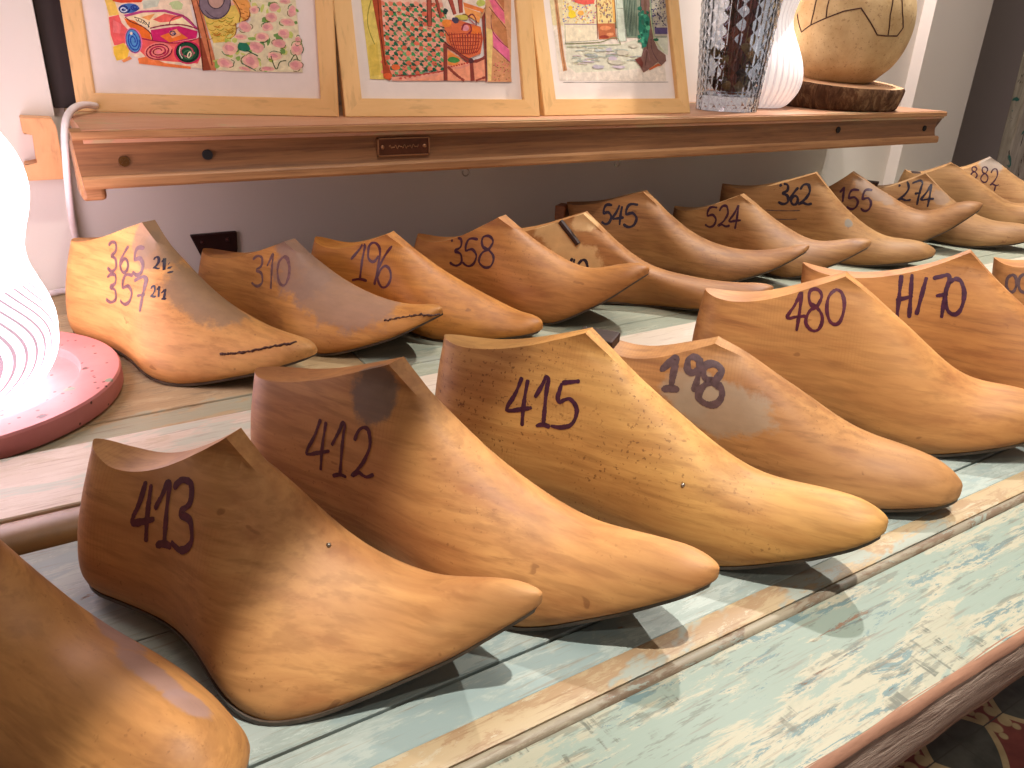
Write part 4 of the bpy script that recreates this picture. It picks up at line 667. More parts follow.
    L(el(545,440,120,75,-.15,18),(240,140,130)); l(sp(545,440,118,72,-.15,3,.75),10,(140,14,50)); l(sp(548,442,80,52,-.15,1.2,.3),10,(190,30,80)); L(el(545,445,20,14,-.3,8),(240,130,150))
    L(el(795,450,118,100,.1,20),(206,40,90)); L(el(795,450,100,88,.1,20),(28,78,50)); l(sp(790,445,92,80,.1,1,0),10,(24,28,34)); l(sp(790,440,62,48,.1,1.2,.3),12,(196,90,110)); l(sp(800,470,40,36,.1,1,.0),9,(60,120,80)); L(el(808,470,18,32,.3,10),(236,226,190)); L(el(808,470,8,20,.3,8),(60,100,70)); l([(735,400),(725,450),(750,500)],9,(220,226,206))
    l(sp(668,285,26,20,0,1.2,.3),9,(60,50,90)); L(el(672,288,10,8,0,8),(150,140,170))
    # post and basket
    R_([(-30,0),(40,0),(190,560),(180,605),(130,600),(60,330)],(206,124,84)); R_([(30,320),(60,330),(140,600),(70,605)],(150,70,46)); r([(20,0),(90,260),(150,560)],10,(120,60,36)); r([(-25,0),(40,290),(70,600)],10,(110,50,34))
    R_([(60,60),(350,50),(470,20),(480,140),(430,190),(360,200),(350,300),(280,360),(160,370),(110,240)],(228,196,96)); R_([(320,0),(450,0),(480,60),(460,170),(420,190),(380,120)],(232,160,84))
    for k in range(46):
        x=100+230*random.random(); y=150+200*random.random(); r([(x,y),(x+28,y+12),(x+58,y-4)],6,random.choice([(170,130,40),(190,110,40),(150,150,50),(220,170,60)]))
    for k in range(10): x=370+80*random.random(); y=40+130*random.random(); r([(x,y),(x+30,y+8)],6,random.choice([(190,110,40),(160,90,40)]))
    r([(330,0),(390,120),(380,190)],8,(120,70,40)); r([(470,70),(460,160),(400,190)],8,(130,80,50)); r([(350,200),(350,290),(280,365)],8,(140,90,50))
    R_(el(175,30,135,140,.1,20),(132,114,124)); R_(el(185,0,65,75,0,14),(190,152,136)); r(sp(175,30,132,136,.1,1,0),9,(74,62,74)); r(sp(185,0,70,78,0,1,0),9,(80,64,72)); r([(90,90),(160,150),(230,160)],8,(90,76,90))
    # pink cobbles with green between
    R_([(150,370),(280,365),(480,180),(480,0),(860,0),(920,620),(400,610),(190,600)],(226,214,176))
    st=[(300,415,70,55,.2),(525,405,65,48,.2),(480,525,75,60,.6),(575,320,58,40,-.1),(430,235,58,42,.5),(620,235,48,36,.1),(655,150,50,40,.2),(680,65,45,35,.1),(760,290,52,42,.2),(720,375,58,38,.2),(790,195,62,32,.2),(510,90,40,36,.1),(830,100,36,50,0),(680,480,60,36,.2),(870,420,50,60,.2),(860,560,56,46,.1),(620,590,60,22,0),(260,540,70,40,.3),(390,320,55,28,.1),(430,590,50,18,.2),(880,350,28,40,0),(770,20,45,18,0)]
    for k in range(60):
        x=random.uniform(170,880); y=random.uniform(10,600)
        if x<480 and y<190+(480-x)*.6: continue
        R_(el(x,y,random.uniform(16,40),random.uniform(8,26),random.uniform(0,3),9,5),random.choice([(172,190,84),(196,206,110),(140,176,90),(206,206,120),(110,150,80)]))
    for cx,cy,rx,ry,ro in st: R_(el(cx,cy,rx,ry,ro,10,6),random.choice([(232,176,160),(238,186,164),(228,168,158)])); R_(el(cx-4,cy-3,rx*.6,ry*.5,ro,8,5),(222,150,152))
    for k in range(44):
        cx,cy,rx,ry,ro=random.choice(st); a=random.uniform(0,6.3); r([(cx+rx*math.cos(a),cy+ry*math.sin(a)),(cx+rx*1.15*math.cos(a+.5),cy+ry*1.15*math.sin(a+.5)),(cx+rx*1.05*math.cos(a+1.1),cy+ry*1.1*math.sin(a+1.1))],6,random.choice([(84,96,60),(70,110,80),(120,90,60),(110,130,60)]))
    R_(el(415,405,55,40,.3,10,8),(40,120,92)); r([(440,430),(540,480)],10,(50,80,64)); r([(400,540),(520,605)],8,(50,90,80)); r([(650,480),(700,590),(730,530),(780,520)],8,(70,84,50)); r([(820,520),(860,470),(880,520)],8,(70,84,50))
def art2(A,w,h):
    S=Sheet(A,[[9.48883918e-04,-1.00618114e-04,-3.43218584e-01],[1.52696138e-05,-8.94482945e-04,6.33318147e-02],[-4.18515938e-04,-1.11138453e-04,1.]],.001)
    P_=lambda pts,c: A.poly(S.p(pts,350),c); l=lambda pts,wd,c: A.line(S.p(pts,350),wd*.000135,c)
    Q_=lambda pts,c: A.poly(S.p(pts,410),c); m=lambda pts,wd,c: A.line(S.p(pts,410),wd*.000135,c)
    def el(cx,cy,rx,ry,rot,n=10,j=4): return [(cx+rx*math.cos(a)*math.cos(rot)-ry*math.sin(a)*math.sin(rot)+random.uniform(-j,j),cy+rx*math.cos(a)*math.sin(rot)+ry*math.sin(a)*math.cos(rot)+random.uniform(-j,j)) for a in [2*math.pi*k/n for k in range(n)]]
    A.poly([(0,.068),(w,.068),(w,h),(0,h)],(226,170,120)); cobbles(A,w*.14,w*.5,.07,h,.014,[(232,136,112),(238,158,132)],[(60,130,84),(40,104,70)],1)
    P_([(90,-20),(250,-20),(330,680),(170,675),(140,400)],(226,200,104)); P_([(150,400),(230,360),(260,640),(180,650)],(216,186,84)); l([(180,0),(150,200),(210,380)],8,(150,140,60))
    P_([(250,-20),(960,-20),(960,560),(400,640),(330,560)],(236,190,166))
    row=0; y=20
    while y<610:
        x=275+(row%2)*36+y*.02
        while x<790 and y<640-(x-360)*.12:
            P_(el(x,y+x*.03,26,20,.5,8,5),random.choice([(234,128,104),(240,150,124),(224,110,84),(242,160,140)])); P_(el(x+36,y+12+x*.03,24,15,.9,8,6),random.choice([(60,150,90),(40,104,74),(110,170,110),(34,92,66),(84,140,90)])); P_(el(x+14,y+26+x*.03,14,9,.3,7,4),random.choice([(40,84,66),(70,130,84),(206,190,150)])); x+=72
        y+=42; row+=1
    for k in range(70): x=random.uniform(280,780); yy=random.uniform(20,580); l([(x,yy),(x+14,yy+10),(x+24,yy+6)],5,random.choice([(40,70,56),(90,60,50),(30,100,70)]))
    P_([(185,-20),(262,-20),(300,500),(360,650),(340,690),(285,665),(255,360)],(176,76,44)); l([(235,-10),(265,330),(300,560)],10,(110,40,22)); P_(el(320,650,40,28,.2),(222,96,50)); P_(el(390,575,40,24,.1),(230,110,60))
    P_([(350,660),(500,650),(800,600),(960,540),(960,560),(790,640),(520,690),(360,690)],(238,160,136)); P_([(520,690),(800,630),(1020,600),(1020,690)],(244,160,128)); l([(380,640),(500,650),(640,630),(780,610),(960,540)],9,(170,60,50))
    for k in range(9): P_(el(430+40*k,672-7*k,12,9,0,6,3),(190,70,60))
    for x0,x1,wd in ((655,690,40),): P_([(650,-20),(692,-20),(695,225),(660,232)],(176,84,66)); l([(655,0),(662,225)],7,(110,40,36)); l([(690,0),(694,220)],7,(110,40,36))
    Q_([(265,-20),(640,-20),(640,60),(600,110),(450,120),(330,200),(290,100)],(236,214,196))
    for a in (((210,-10),(235,-10),(275,150),(255,160)),((320,-10),(360,-10),(395,120),(370,130)),((405,-10),(445,-10),(450,110),(420,115))): Q_(list(a),(168,76,62)); m([a[0],a[3]],6,(100,34,32))
    Q_([(450,20),(630,80),(620,110),(460,60)],(232,130,70)); Q_([(455,60),(600,110),(590,200),(470,120)],(240,160,90)); Q_(el(600,30,40,30,0),(190,196,100))
    Q_([(0+280,170),(400,170),(600,230),(620,330),(600,460),(500,500),(400,440),(310,360)],(222,112,70)); Q_(el(310,200,40,34,.3),(240,140,60)); Q_(el(555,265,50,38,.2),(240,124,56)); Q_(el(440,150,60,24,.1),(206,190,90)); Q_(el(470,240,34,26,.2),(232,150,160)); Q_(el(385,175,34,26,.3),(70,66,90)); Q_(el(300,100,20,28,0),(40,60,56))
    for k in range(13): m([(330+23*k,300-4*abs(k-6)),(350+20*k,380+3*k),(380+15*k,440+4*k-8*max(0,k-8))],8,random.choice([(140,48,40),(170,60,50),(120,40,44)]))
    for k in range(6): m([(320+10*k,300+28*k),(460,290+34*k),(605-6*k,300+28*k)],7,(160,56,44))
    m([(440,260),(460,210),(510,215),(520,260),(480,300)],14,(150,50,60)); m([(490,150),(530,125),(560,170),(560,220)],12,(120,44,60)); m([(500,160),(530,190),(550,210)],9,(170,80,90)); m([(235,265),(290,260),(325,310)],9,(50,50,54))
    Q_([(280,390),(480,540),(640,495),(640,690),(290,690)],(242,158,124)); Q_([(320,430),(430,500),(400,560),(320,560)],(232,140,70)); Q_(el(370,515,55,26,.1),(70,140,70)); m([(300,560),(420,580),(520,540)],18,(232,150,130)); 
    for k in range(8): Q_(el(330+22*k,575-5*k,9,7,0,6,2),(190,60,54))
    for pts in ([(285,375),(315,380),(318,690),(285,690)],[(505,520),(535,520),(550,690),(515,695)],[(610,150),(636,100),(650,400),(655,700),(640,700),(628,420)]): Q_(pts,(140,64,54))
    m([(290,370),(400,450),(510,525),(640,490)],30,(140,64,54)); m([(320,570),(380,630),(460,690)],22,(150,70,58)); m([(560,690),(640,660)],18,(150,70,58)); m([(285,375),(287,690)],5,(80,30,30)); m([(636,110),(652,690)],6,(80,30,30)); m([(290,362),(400,440),(510,512)],5,(80,30,30)); Q_(el(520,522,22,20,0),(90,50,56))
    Q_([(640,-20),(860,-20),(860,700),(660,700),(650,400)],(220,160,116)); Q_([(650,240),(700,260),(700,690),(665,690)],(238,206,130))
    Q_([(665,-20),(720,-20),(800,110),(810,210),(720,120)],(232,110,136)); Q_([(690,90),(820,250),(835,415),(700,260)],(198,130,84)); Q_([(700,260),(845,430),(850,530),(710,410)],(230,110,150)); Q_([(730,-20),(800,-20),(800,90)],(196,120,80)); Q_([(700,430),(850,540),(865,700),(690,690)],(212,150,106))
    for a in ([(670,60),(760,170),(815,240)],[(690,130),(700,260),(835,410)],[(705,400),(780,470),(850,535)],[(720,0),(800,100)]): m(a,7,(130,60,60))
    for k in range(46): Q_(el(random.uniform(700,850),random.uniform(520,690),6,5,0,6,2),random.choice([(170,90,60),(220,100,110),(150,110,70),(190,120,60)]))
def art3(A,w,h):
    S=Sheet(A,[[1.05507467e-03,-1.32049190e-04,-5.76934215e-01],[6.45289187e-06,-8.35711039e-04,6.36027619e-02],[-5.42459653e-04,-5.20302603e-05,1.]],.001)
    P_=lambda pts,c: A.poly(S.p(pts,550),c); l=lambda pts,wd,c: A.line(S.p(pts,550),wd*.00014,c)
    def el(cx,cy,rx,ry,rot=0,n=9,j=3): return [(cx+rx*math.cos(a)*math.cos(rot)-ry*math.sin(a)*math.sin(rot)+random.uniform(-j,j),cy+rx*math.cos(a)*math.sin(rot)+ry*math.sin(a)*math.cos(rot)+random.uniform(-j,j)) for a in [2*math.pi*k/n for k in range(n)]]
    A.poly([(0,0),(w,0),(w,h),(0,h)],(228,212,196)); A.poly([(0,.066),(w*.55,.066),(w*.55,h*.8),(0,h*.8)],(226,206,160)); A.poly([(w*.55,.066),(w,.066),(w,h*.8),(w*.55,h*.8)],(120,140,112))
    l([(90,702),(500,702),(990,700)],5,(150,140,134)); P_([(10,-20),(40,-20),(100,480),(125,600),(90,610),(60,420)],(196,140,96)); l([(25,0),(80,420),(105,600)],9,(140,90,60))
    P_([(110,380),(570,380),(740,330),(980,330),(980,420),(900,560),(620,600),(200,620),(120,560)],(214,208,186))
    P_([(90,200),(380,205),(390,345),(105,355)],(230,214,184)); l([(105,205),(108,370)],5,(110,120,110)); l([(100,205),(380,208)],6,(150,120,150)); l([(105,360),(390,345)],5,(140,140,120))
    P_([(80,-20),(375,-20),(380,200),(90,200)],(232,214,170))
    for k in range(190): P_(el(random.uniform(85,375),random.uniform(0,195),random.uniform(4,10),random.uniform(3,8),random.uniform(0,3),6,2),random.choice([(236,214,120),(222,150,110),(150,120,170),(130,130,180),(238,226,190),(220,120,120),(240,200,80)]))
    P_([(170,-20),(365,-20),(350,30),(270,40),(190,20)],(226,92,80)); P_(el(165,120,34,36),(240,206,50)); P_(el(150,70,18,26),(238,196,60)); P_(el(240,110,26,24),(238,170,80)); 
    P_([(385,200),(530,198),(540,330),(395,335)],(190,106,66)); P_(el(450,240,50,22),(222,140,90)); P_(el(440,315,44,14),(150,60,40)); P_(el(490,290,34,14),(226,150,100))
    P_([(375,-20),(525,-20),(530,198),(385,200)],(236,208,140))
    for k in range(60): P_(el(random.uniform(385,505),random.uniform(0,190),random.uniform(4,9),random.uniform(4,14),0,6,2),random.choice([(120,90,120),(190,130,90),(100,80,110),(220,160,90),(150,110,90)]))
    P_([(505,-20),(530,-20),(535,190),(520,190)],(240,180,90)); l([(375,0),(385,330)],9,(150,80,60)); l([(528,0),(545,340)],8,(150,90,60))
    P_([(530,-20),(595,-20),(628,350),(560,355)],(214,220,200)); l([(545,0),(560,350)],5,(120,130,120)); l([(600,0),(628,350)],6,(110,120,110)); l([(550,70),(610,72)],5,(150,150,130)); l([(105,372),(400,360),(570,345),(580,380)],9,(140,140,100)); l([(120,400),(400,385),(575,380)],7,(170,180,140))
    P_([(598,-20),(980,-20),(980,320),(632,320)],(134,148,124))
    for k in range(12): l([(612+14*k,0),(636+12*k,310)],10,random.choice([(50,70,62),(84,100,84),(150,150,130),(60,84,76),(40,60,60)]))
    P_([(840,-20),(975,-20),(980,310),(870,310)],(176,166,150))
    for k in range(110): P_(el(random.uniform(845,975),random.uniform(0,235),random.uniform(4,11),random.uniform(3,8),random.uniform(0,3),6,2),random.choice([(60,50,80),(90,80,110),(30,36,50),(190,180,150),(110,100,120)]))
    P_([(870,235),(980,235),(982,290),(875,290)],(84,70,110)); l([(880,320),(970,318)],6,(60,60,60)); P_([(880,320),(985,320),(985,470),(930,440)],(206,206,186))
    for k in range(46): x=random.uniform(140,700); y=random.uniform(400,560); l([(x,y),(x+40,y-6),(x+80,y+2)],7,random.choice([(190,186,164),(172,180,170),(200,180,184),(210,206,170),(160,166,160)]))
    for a in ((300,525,60,8),(330,470,60,8),(400,430,50,12),(600,450,60,22),(540,530,70,20),(560,570,60,14),(390,570,50,16),(510,500,40,18),(690,390,40,20),(480,425,30,16)): P_(el(a[0],a[1],a[2],a[3],.05,9,5),random.choice([(186,176,186),(176,180,176),(196,180,190),(200,190,170)]))
    P_([(750,-20),(825,-20),(840,180),(860,330),(900,420),(965,470),(970,520),(930,560),(900,530),(810,600),(775,620),(750,570),(700,510),(760,480),(780,400),(770,200)],(128,92,82)); P_([(820,590),(900,540),(930,560),(900,565),(830,600)],(196,100,60)); P_([(700,505),(750,490),(775,540),(765,580)],(110,50,40)); l([(800,200),(810,380),(790,560)],10,(86,50,50)); l([(840,330),(850,430),(900,520)],10,(90,60,60)); l([(770,470),(800,420),(830,520)],8,(150,110,110))
    P_([(735,110),(800,100),(830,160),(825,300),(800,400),(765,410),(755,330),(730,250)],(40,120,96))
    for k in range(34): P_(el(random.uniform(725,825),random.uniform(60,400),random.uniform(8,18),random.uniform(8,22),0,8,4),random.choice([(30,110,84),(60,150,116),(20,84,66),(90,170,130),(60,110,90)]))
    l([(830,60),(850,240),(870,330),(950,440)],8,(190,196,140)); l([(790,0),(790,120)],30,(110,76,60)); P_(el(885,340,24,14),(40,100,70))
picture('pale wood framed watercolour with red shapes, a basket and cobbles, leftmost of three',(.0575,.955),(.3045,.858),4.5,.31,.0185,.040,.052,art1)
picture('pale wood framed watercolour of a chair and basket over pink cobbles, middle of three',(.3120,.856),(.5470,.8245),17,.34,.0200,.033,.044,art2)
picture('pale wood framed watercolour of a shop front and tree, rightmost of three',(.5570,.829),(.8010,.831),19,.34,.0200,.033,.044,art3)
# ------------------------------------------------------------------ CLAY POT on WOOD SLICE
SX,SY=1.182,.888
t=NT('bark'); o=t.obj(); n=t.noise(t.map(o,(60,60,26)),1,6,.7,.8); v_=t.vor(t.map(o,(90,90,40)),1); c=t.ramp(n,[(.3,srgb(44,30,20)),(.5,srgb(96,66,46)),(.68,srgb(150,118,86))]); t.base(c,.85,.15); t.bump(t.math('ADD',n,v_),.9,.004); BARK=t.m
t=NT('slice_face'); xyz=t.sep(t.obj()); rr=t.math('SQRT',t.math('ADD',t.math('MULTIPLY',xyz[0],xyz[0]),t.math('MULTIPLY',xyz[1],xyz[1]))); w=t.math('SINE',t.math('MULTIPLY',t.math('ADD',rr,t.math('MULTIPLY',t.noise(t.obj(),12,3),.012)),1400)); t.base(t.mix(t.thr(w,-1,1),srgb(200,150,110),srgb(228,188,150)),.7,.2); SLF=t.m
ws=thing('wood_slice','round bark-edged wood slice under the clay pot on the shelf','wood slice',(SX,SY,ZT))
nA=120; jr=[1+.035*math.sin(2*a)+.02*math.sin(5*a+1)+.012*math.sin(11*a)+.008*rng.randn() for a in np.linspace(0,2*math.pi,nA,endpoint=False)]
bm=bmesh.new(); rings=[]
for z_,r_ in ((0,.093),(.004,.096),(.014,.0985),(.026,.101),(.036,.102),(.0405,.1002)):
    rings.append([bm.verts.new((r_*jr[k]*(1+.012*rng.randn()*(1 if 0<z_<.04 else 0))*math.cos(2*math.pi*k/nA),r_*jr[k]*math.sin(2*math.pi*k/nA),z_)) for k in range(nA)])
for a,b in zip(rings,rings[1:]):
    for k in range(nA): bm.faces.new((a[k],a[(k+1)%nA],b[(k+1)%nA],b[k]))
bm.faces.new(rings[0])
for v in bm.verts: v.co.z+=.075*v.co.y*(v.co.z/.0412)
obj('bark',bm,BARK,ws,smooth=True)
bm=bmesh.new(); c0=bm.verts.new((0,0,.0412)); r0=[bm.verts.new((.1*jr[k]*math.cos(2*math.pi*k/nA),.1*jr[k]*math.sin(2*math.pi*k/nA),.0405)) for k in range(nA)]
for k in range(nA): bm.faces.new((c0,r0[k],r0[(k+1)%nA]))
for v in bm.verts: v.co.z+=.075*v.co.y
obj('cut_face',bm,SLF,ws)
PZ=ZT+.0392
t=NT('fired_clay'); o=t.obj(); z_=t.sep(o)[2]; n=t.noise(o,26,5,.6); n2=t.noise(o,240,3,.6)
c=t.ramp(n,[(.3,srgb(176,144,100)),(.7,srgb(208,178,134))]); c=t.mix(t.math('MULTIPLY',t.thr(n2,.58,.7),.5),c,srgb(120,84,56)); t.base(c,.85,.15); t.bump(t.math('ADD',n,t.math('MULTIPLY',n2,.4)),.5,.002); CLAY=t.m
CLAY2=wall_mat('pink_slip_clay',srgb(228,184,146))
pot=thing('clay_pot','round fired clay pot with incised lines standing on the wood slice','pot',(SX,SY,PZ))
pprof=[(0,.0005),(.046,0),(.050,.002),(.062,.013),(.074,.025),(.0835,.041),(.0900,.060),(.0932,.080),(.0930,.098),(.0895,.118),(.081,.138),(.066,.155),(.050,.165),(.042,.172),(.043,.182),(.048,.190),(.044,.192),(.038,.182),(.037,.172),(.045,.162),(.06,.15),(.075,.13),(.084,.10),(.084,.08),(.07,.03),(.04,.008),(0,.006)]
pp=[tuple(v) for v in spline([(a,b) for a,b in pprof[1:16]],50)]
bm=bmesh.new(); lathe(bm,[(0,.0003)]+pp+pprof[16:],72,rfun=lambda a,z,r:1+.006*math.sin(2*a+z*30)+.004*math.sin(5*a)); obj('pot_body',bm,CLAY,pot,smooth=True)
zz_=[b for a,b in pp]; ra_=[a for a,b in pp]
def prad(z): return float(np.interp(z,zz_,ra_))
GRV=plain('dark_groove',srgb(70,36,24),.9)
for pl in DATA['POT']:
    an=np.unwrap([a for a,b in pl]); Q=spline([(a,b-.2352+.0) for a,b in zip(an,[b for a,b in pl])],40) if False else np.array([np.array(p0)+(np.array(p1)-np.array(p0))*k/8 for p0,p1 in zip(list(zip(an,[b for a,b in pl])),list(zip(an,[b for a,b in pl]))[1:]) for k in range(9)])
    bm=bmesh.new(); pts=[]
    for a,zw in Q:
        zl=zw-PZ; r_=prad(zl)*(1+.006*math.sin(2*a+zl*30)+.004*math.sin(5*a))+.0002
        pts.append((r_*math.cos(a),r_*math.sin(a),zl))
    pts=[p for i,p in enumerate(pts) if i==0 or (Vector(p)-Vector(pts[i-1])).length>1e-4]
    tube(bm,pts,.0010,6); obj('incised_line',bm,GRV,pot,smooth=True)
# ------------------------------------------------------------------ LAMPS (ribbed gourd shades)
def lamp_mats(nm,c,s,cg,sg):
    t=NT(nm); t.base((.85,.82,.80),.5,.3); t.put(t.b.inputs['Emission Color'],c); t.b.inputs['Emission Strength'].default_value=s
    g=NT(nm+'_groove'); g.base((.7,.62,.66),.6,.2); g.put(g.b.inputs['Emission Color'],cg); g.b.inputs['Emission Strength'].default_value=sg
    return [t.m,g.m]
def ribbed_lamp(label,loc,prof,mats,twist,nr=56,amp=.0022,zg=9):
    root=thing('ribbed_lamp',label,'lamp',loc,0,'ribbed white lamps')
    P_=spline(prof,90); n=nr*6; bm=bmesh.new(); rings=[]
    for r,z in P_:
        ring=[]
        for k in range(n):
            ph=(k%6)/6.; d=-amp*max(0,math.cos(2*math.pi*ph))**3
            a=2*math.pi*k/n+twist(z); rr=max(.001,r+d); ring.append(bm.verts.new((rr*math.cos(a),rr*math.sin(a),z)))
        rings.append(ring)
    for a,b in zip(rings,rings[1:]):
        for k in range(n):
            f=bm.faces.new((a[k],a[(k+1)%n],b[(k+1)%n],b[k])); f.material_index=1 if k%6 in (0,5) and (a[0].co.z<zg) else 0  # rib shade painted as dimmer glow; plain glow above zg stands in for glare
    bm.faces.new(rings[0]); bm.faces.new(rings[-1])
    obj('shade',bm,mats,root,smooth=True)
    bm=bmesh.new(); lathe(bm,[(0,-.0002),(prof[0][0]*.93,-.0002),(prof[0][0]*.93,.004),(0,.004)],48); obj('base_ring',bm,plain('lamp_base',srgb(230,220,220),.5),root)
    return root
# tray under the left lamp
TXc,TYc=-.083,.6927
t=NT('pink_terrazzo'); o=t.obj(); n=t.noise(o,30,3); c=t.ramp(n,[(.3,srgb(188,118,118)),(.7,srgb(202,132,130))])
vx=t.new('ShaderNodeTexVoronoi',feature='F1'); t.put(vx.inputs['Vector'],t.map(t.noise(o,9,2,col=True),(.02,.02,.02)) if False else o); vx.inputs['Scale'].default_value=62; rnd=t.sep(vx.outputs['Color'])[0]
th_=t.math('MULTIPLY',t.thr(rnd,.62,.8),.30); chip=t.thr(t.math('SUBTRACT',vx.outputs['Distance'],t.math('MULTIPLY',th_,t.math('ADD',.35,t.noise(o,150,2)))),.02,-.02)
c=t.mix(chip,c,t.mix(t.thr(t.sep(vx.outputs['Color'])[1],.4,.5),srgb(96,74,72),srgb(128,140,120)))
v2=t.new('ShaderNodeTexVoronoi',feature='F1'); t.put(v2.inputs['Vector'],o); v2.inputs['Scale'].default_value=170; r2=t.sep(v2.outputs['Color'])[0]
c=t.mix(t.math('MULTIPLY',t.thr(v2.outputs['Distance'],.26,.18),t.thr(r2,.78,.8)),c,srgb(92,58,54)); t.base(c,.45,.35); TER=t.m
bm=bmesh.new(); lathe(bm,[(0,0),(.119,0),(.1215,.0015),(.1225,.004),(.1225,.0165),(.1212,.0183),(.0955,.0183),(.0925,.0175),(.0905,.0105),(.0885,.0095),(0,.0095)],128)
tag(obj('terrazzo_tray',bm,TER,angle=35),'round pink terrazzo tray with raised rim under the glowing lamp','tray').location=(TXc,TYc,0.0002)
LM=lamp_mats('glowing_shade_white',(1,.80,.90),8.5,(.95,.66,.84),.62)
ribbed_lamp('tall ribbed white lamp glowing on the pink tray at the left edge',(TXc,TYc,.0099),[(.050,0),(.060,.002),(.072,.013),(.0795,.027),(.0825,.042),(.0832,.055),(.081,.069),(.0765,.083),(.0722,.098),(.0720,.111),(.0755,.125),(.0805,.140),(.0832,.154),(.0825,.168),(.079,.181),(.0735,.192),(.066,.203),(.056,.213),(.045,.222),(.033,.229),(.030,.2295)],LM,lambda z:3.1*z+.35*math.sin(z*40),50,.0018,.088)
LM2=lamp_mats('glowing_shade_soft',(1,.90,.86),.5,(.95,.82,.78),.42)
ribbed_lamp('ribbed white lamp standing on the shelf between the glass vase and the clay pot',(1.013,.917,ZT+.0005),[(.046,0),(.052,.003),(.062,.014),(.0695,.028),(.0715,.042),(.070,.056),(.066,.070),(.059,.086),(.051,.102),(.045,.116),(.043,.130),(.046,.146),(.051,.162),(.053,.178),(.050,.194),(.042,.207),(.030,.216),(.025,.217)],LM2,lambda z:.9*z,40,.0012)
# ------------------------------------------------------------------ GLASS VASE with dried twigs
VX,VY=.903,.864
t=NT('smoked_cut_glass'); g=t.b; g.inputs['Base Color'].default_value=(.66,.70,.75,1); g.inputs['Roughness'].default_value=.04; g.inputs['Transmission Weight'].default_value=1; g.inputs['IOR'].default_value=1.45; VG=t.m
vs_=thing('glass_vase','tall diamond-cut grey glass vase holding dried brown twigs, on the shelf','vase',(VX,VY,ZT+.0004))
def vr(z): return .0445+.0115*(z/.15)
bm=bmesh.new(); nV=18; rows=30; hV=.26; grid_=[]
for j in range(rows*2+1):
    z=hV*j/(rows*2); row=[]
    for k in range(nV*2):
        r=vr(z)
        if (k+j)%2==0: r*=1.0
        else: r*=.945
        a=2*math.pi*k/(nV*2); row.append(bm.verts.new((r*math.cos(a),r*math.sin(a),z)))
    grid_.append(row)
step=2
bm.free(); bm=bmesh.new()
# diamond facets: ridge lines cross like a net, the middle of every diamond is pressed in
verts={}
def V_(j,k):
    k%=nV*2
    if (j,k) not in verts:
        z=hV*j/rows; r=vr(z)*(1. if (j+k)%2==0 else .978)
        a=2*math.pi*k/(nV*2); verts[(j,k)]=bm.verts.new((r*math.cos(a),r*math.sin(a),z))
    return verts[(j,k)]
for j in range(rows):
    for k in range(nV*2):
        if (j+k)%2==0:
            bm.faces.new((V_(j,k),V_(j,k+1),V_(j+1,k))); bm.faces.new((V_(j,k+1),V_(j+1,k+1),V_(j+1,k)))
        else:
            bm.faces.new((V_(j,k),V_(j,k+1),V_(j+1,k+1))); bm.faces.new((V_(j,k),V_(j+1,k+1),V_(j+1,k)))
outer_top=[V_(rows,k) for k in range(nV*2)]; outer_bot=[V_(0,k) for k in range(nV*2)]
bm.faces.new(outer_bot)
inner=[]
for z in (hV,.2,.1,.02):
    r=vr(z)-.0050; inner.append([bm.verts.new((r*math.cos(2*math.pi*k/(nV*2)),r*math.sin(2*math.pi*k/(nV*2)),z)) for k in range(nV*2)])
for k in range(nV*2): bm.faces.new((outer_top[k],outer_top[(k+1)%(nV*2)],inner[0][(k+1)%(nV*2)],inner[0][k]))
for a,b in zip(inner,inner[1:]):
    for k in range(nV*2): bm.faces.new((a[k],a[(k+1)%(nV*2)],b[(k+1)%(nV*2)],b[k]))
bm.faces.new(inner[-1])
obj('glass',bm,VG,vs_)
TW=[wood_mat('dried_twig',srgb(168,92,76),srgb(110,52,48),(40,40,20),.6),wood_mat('dried_leaf',srgb(190,150,96),srgb(130,96,60),(40,40,40),.7),wood_mat('dried_dark',srgb(110,70,56),srgb(56,36,30),(40,40,40),.7)]
bq=tag(bpy.data.objects.new('dried_bouquet',None),'bundle of dried reddish twigs and seed pods standing in the glass vase','dried plant'); COL.objects.link(bq); bq.location=(VX,VY,ZT+.0215)
rs=random.Random(5)
for i in range(16):
    a=rs.random()*6.28; r0=.018*rs.random(); r1=.012+.026*rs.random(); a2=a+rs.uniform(-1.2,1.2)
    P_=[(r0*math.cos(a),r0*math.sin(a),.003),(.5*(r0*math.cos(a)+r1*math.cos(a2))+rs.uniform(-.006,.006),.5*(r0*math.sin(a)+r1*math.sin(a2))+rs.uniform(-.006,.006),.11),(r1*math.cos(a2),r1*math.sin(a2),.22),(r1*1.5*math.cos(a2),r1*1.5*math.sin(a2),.33+rs.uniform(-.04,.04))]
    Q=spline(P_,14); bm=bmesh.new(); R_=rs.choice([.0022,.0032,.0042]); tube(bm,[tuple(v) for v in Q],[R_*(1-.5*k/13)*(1+.15*rs.random()) for k in range(14)],6); obj('twig',bm,TW[rs.choice([0,0,0,1,2])],bq,smooth=True)
for i in range(34):
    z=.006+.055*rs.random()**1.3; rmax=vr(z+.02)-.0175; a=rs.random()*6.28; r=rmax*math.sqrt(rs.random())
    bm=bmesh.new(); bmesh.ops.create_icosphere(bm,subdivisions=2,radius=1)
    for v in bm.verts: v.co*=1+rs.uniform(-.18,.18)
    s=rs.uniform(.0045,.0085); o=obj('seed_pod',bm,TW[rs.choice([1,2,2])],bq,smooth=True); o.location=(r*math.cos(a),r*math.sin(a),z+.004); o.scale=(s,s*rs.uniform(.6,1),s*rs.uniform(.8,1.4))
    o.rotation_euler=(rs.random()*3,rs.random()*3,0)
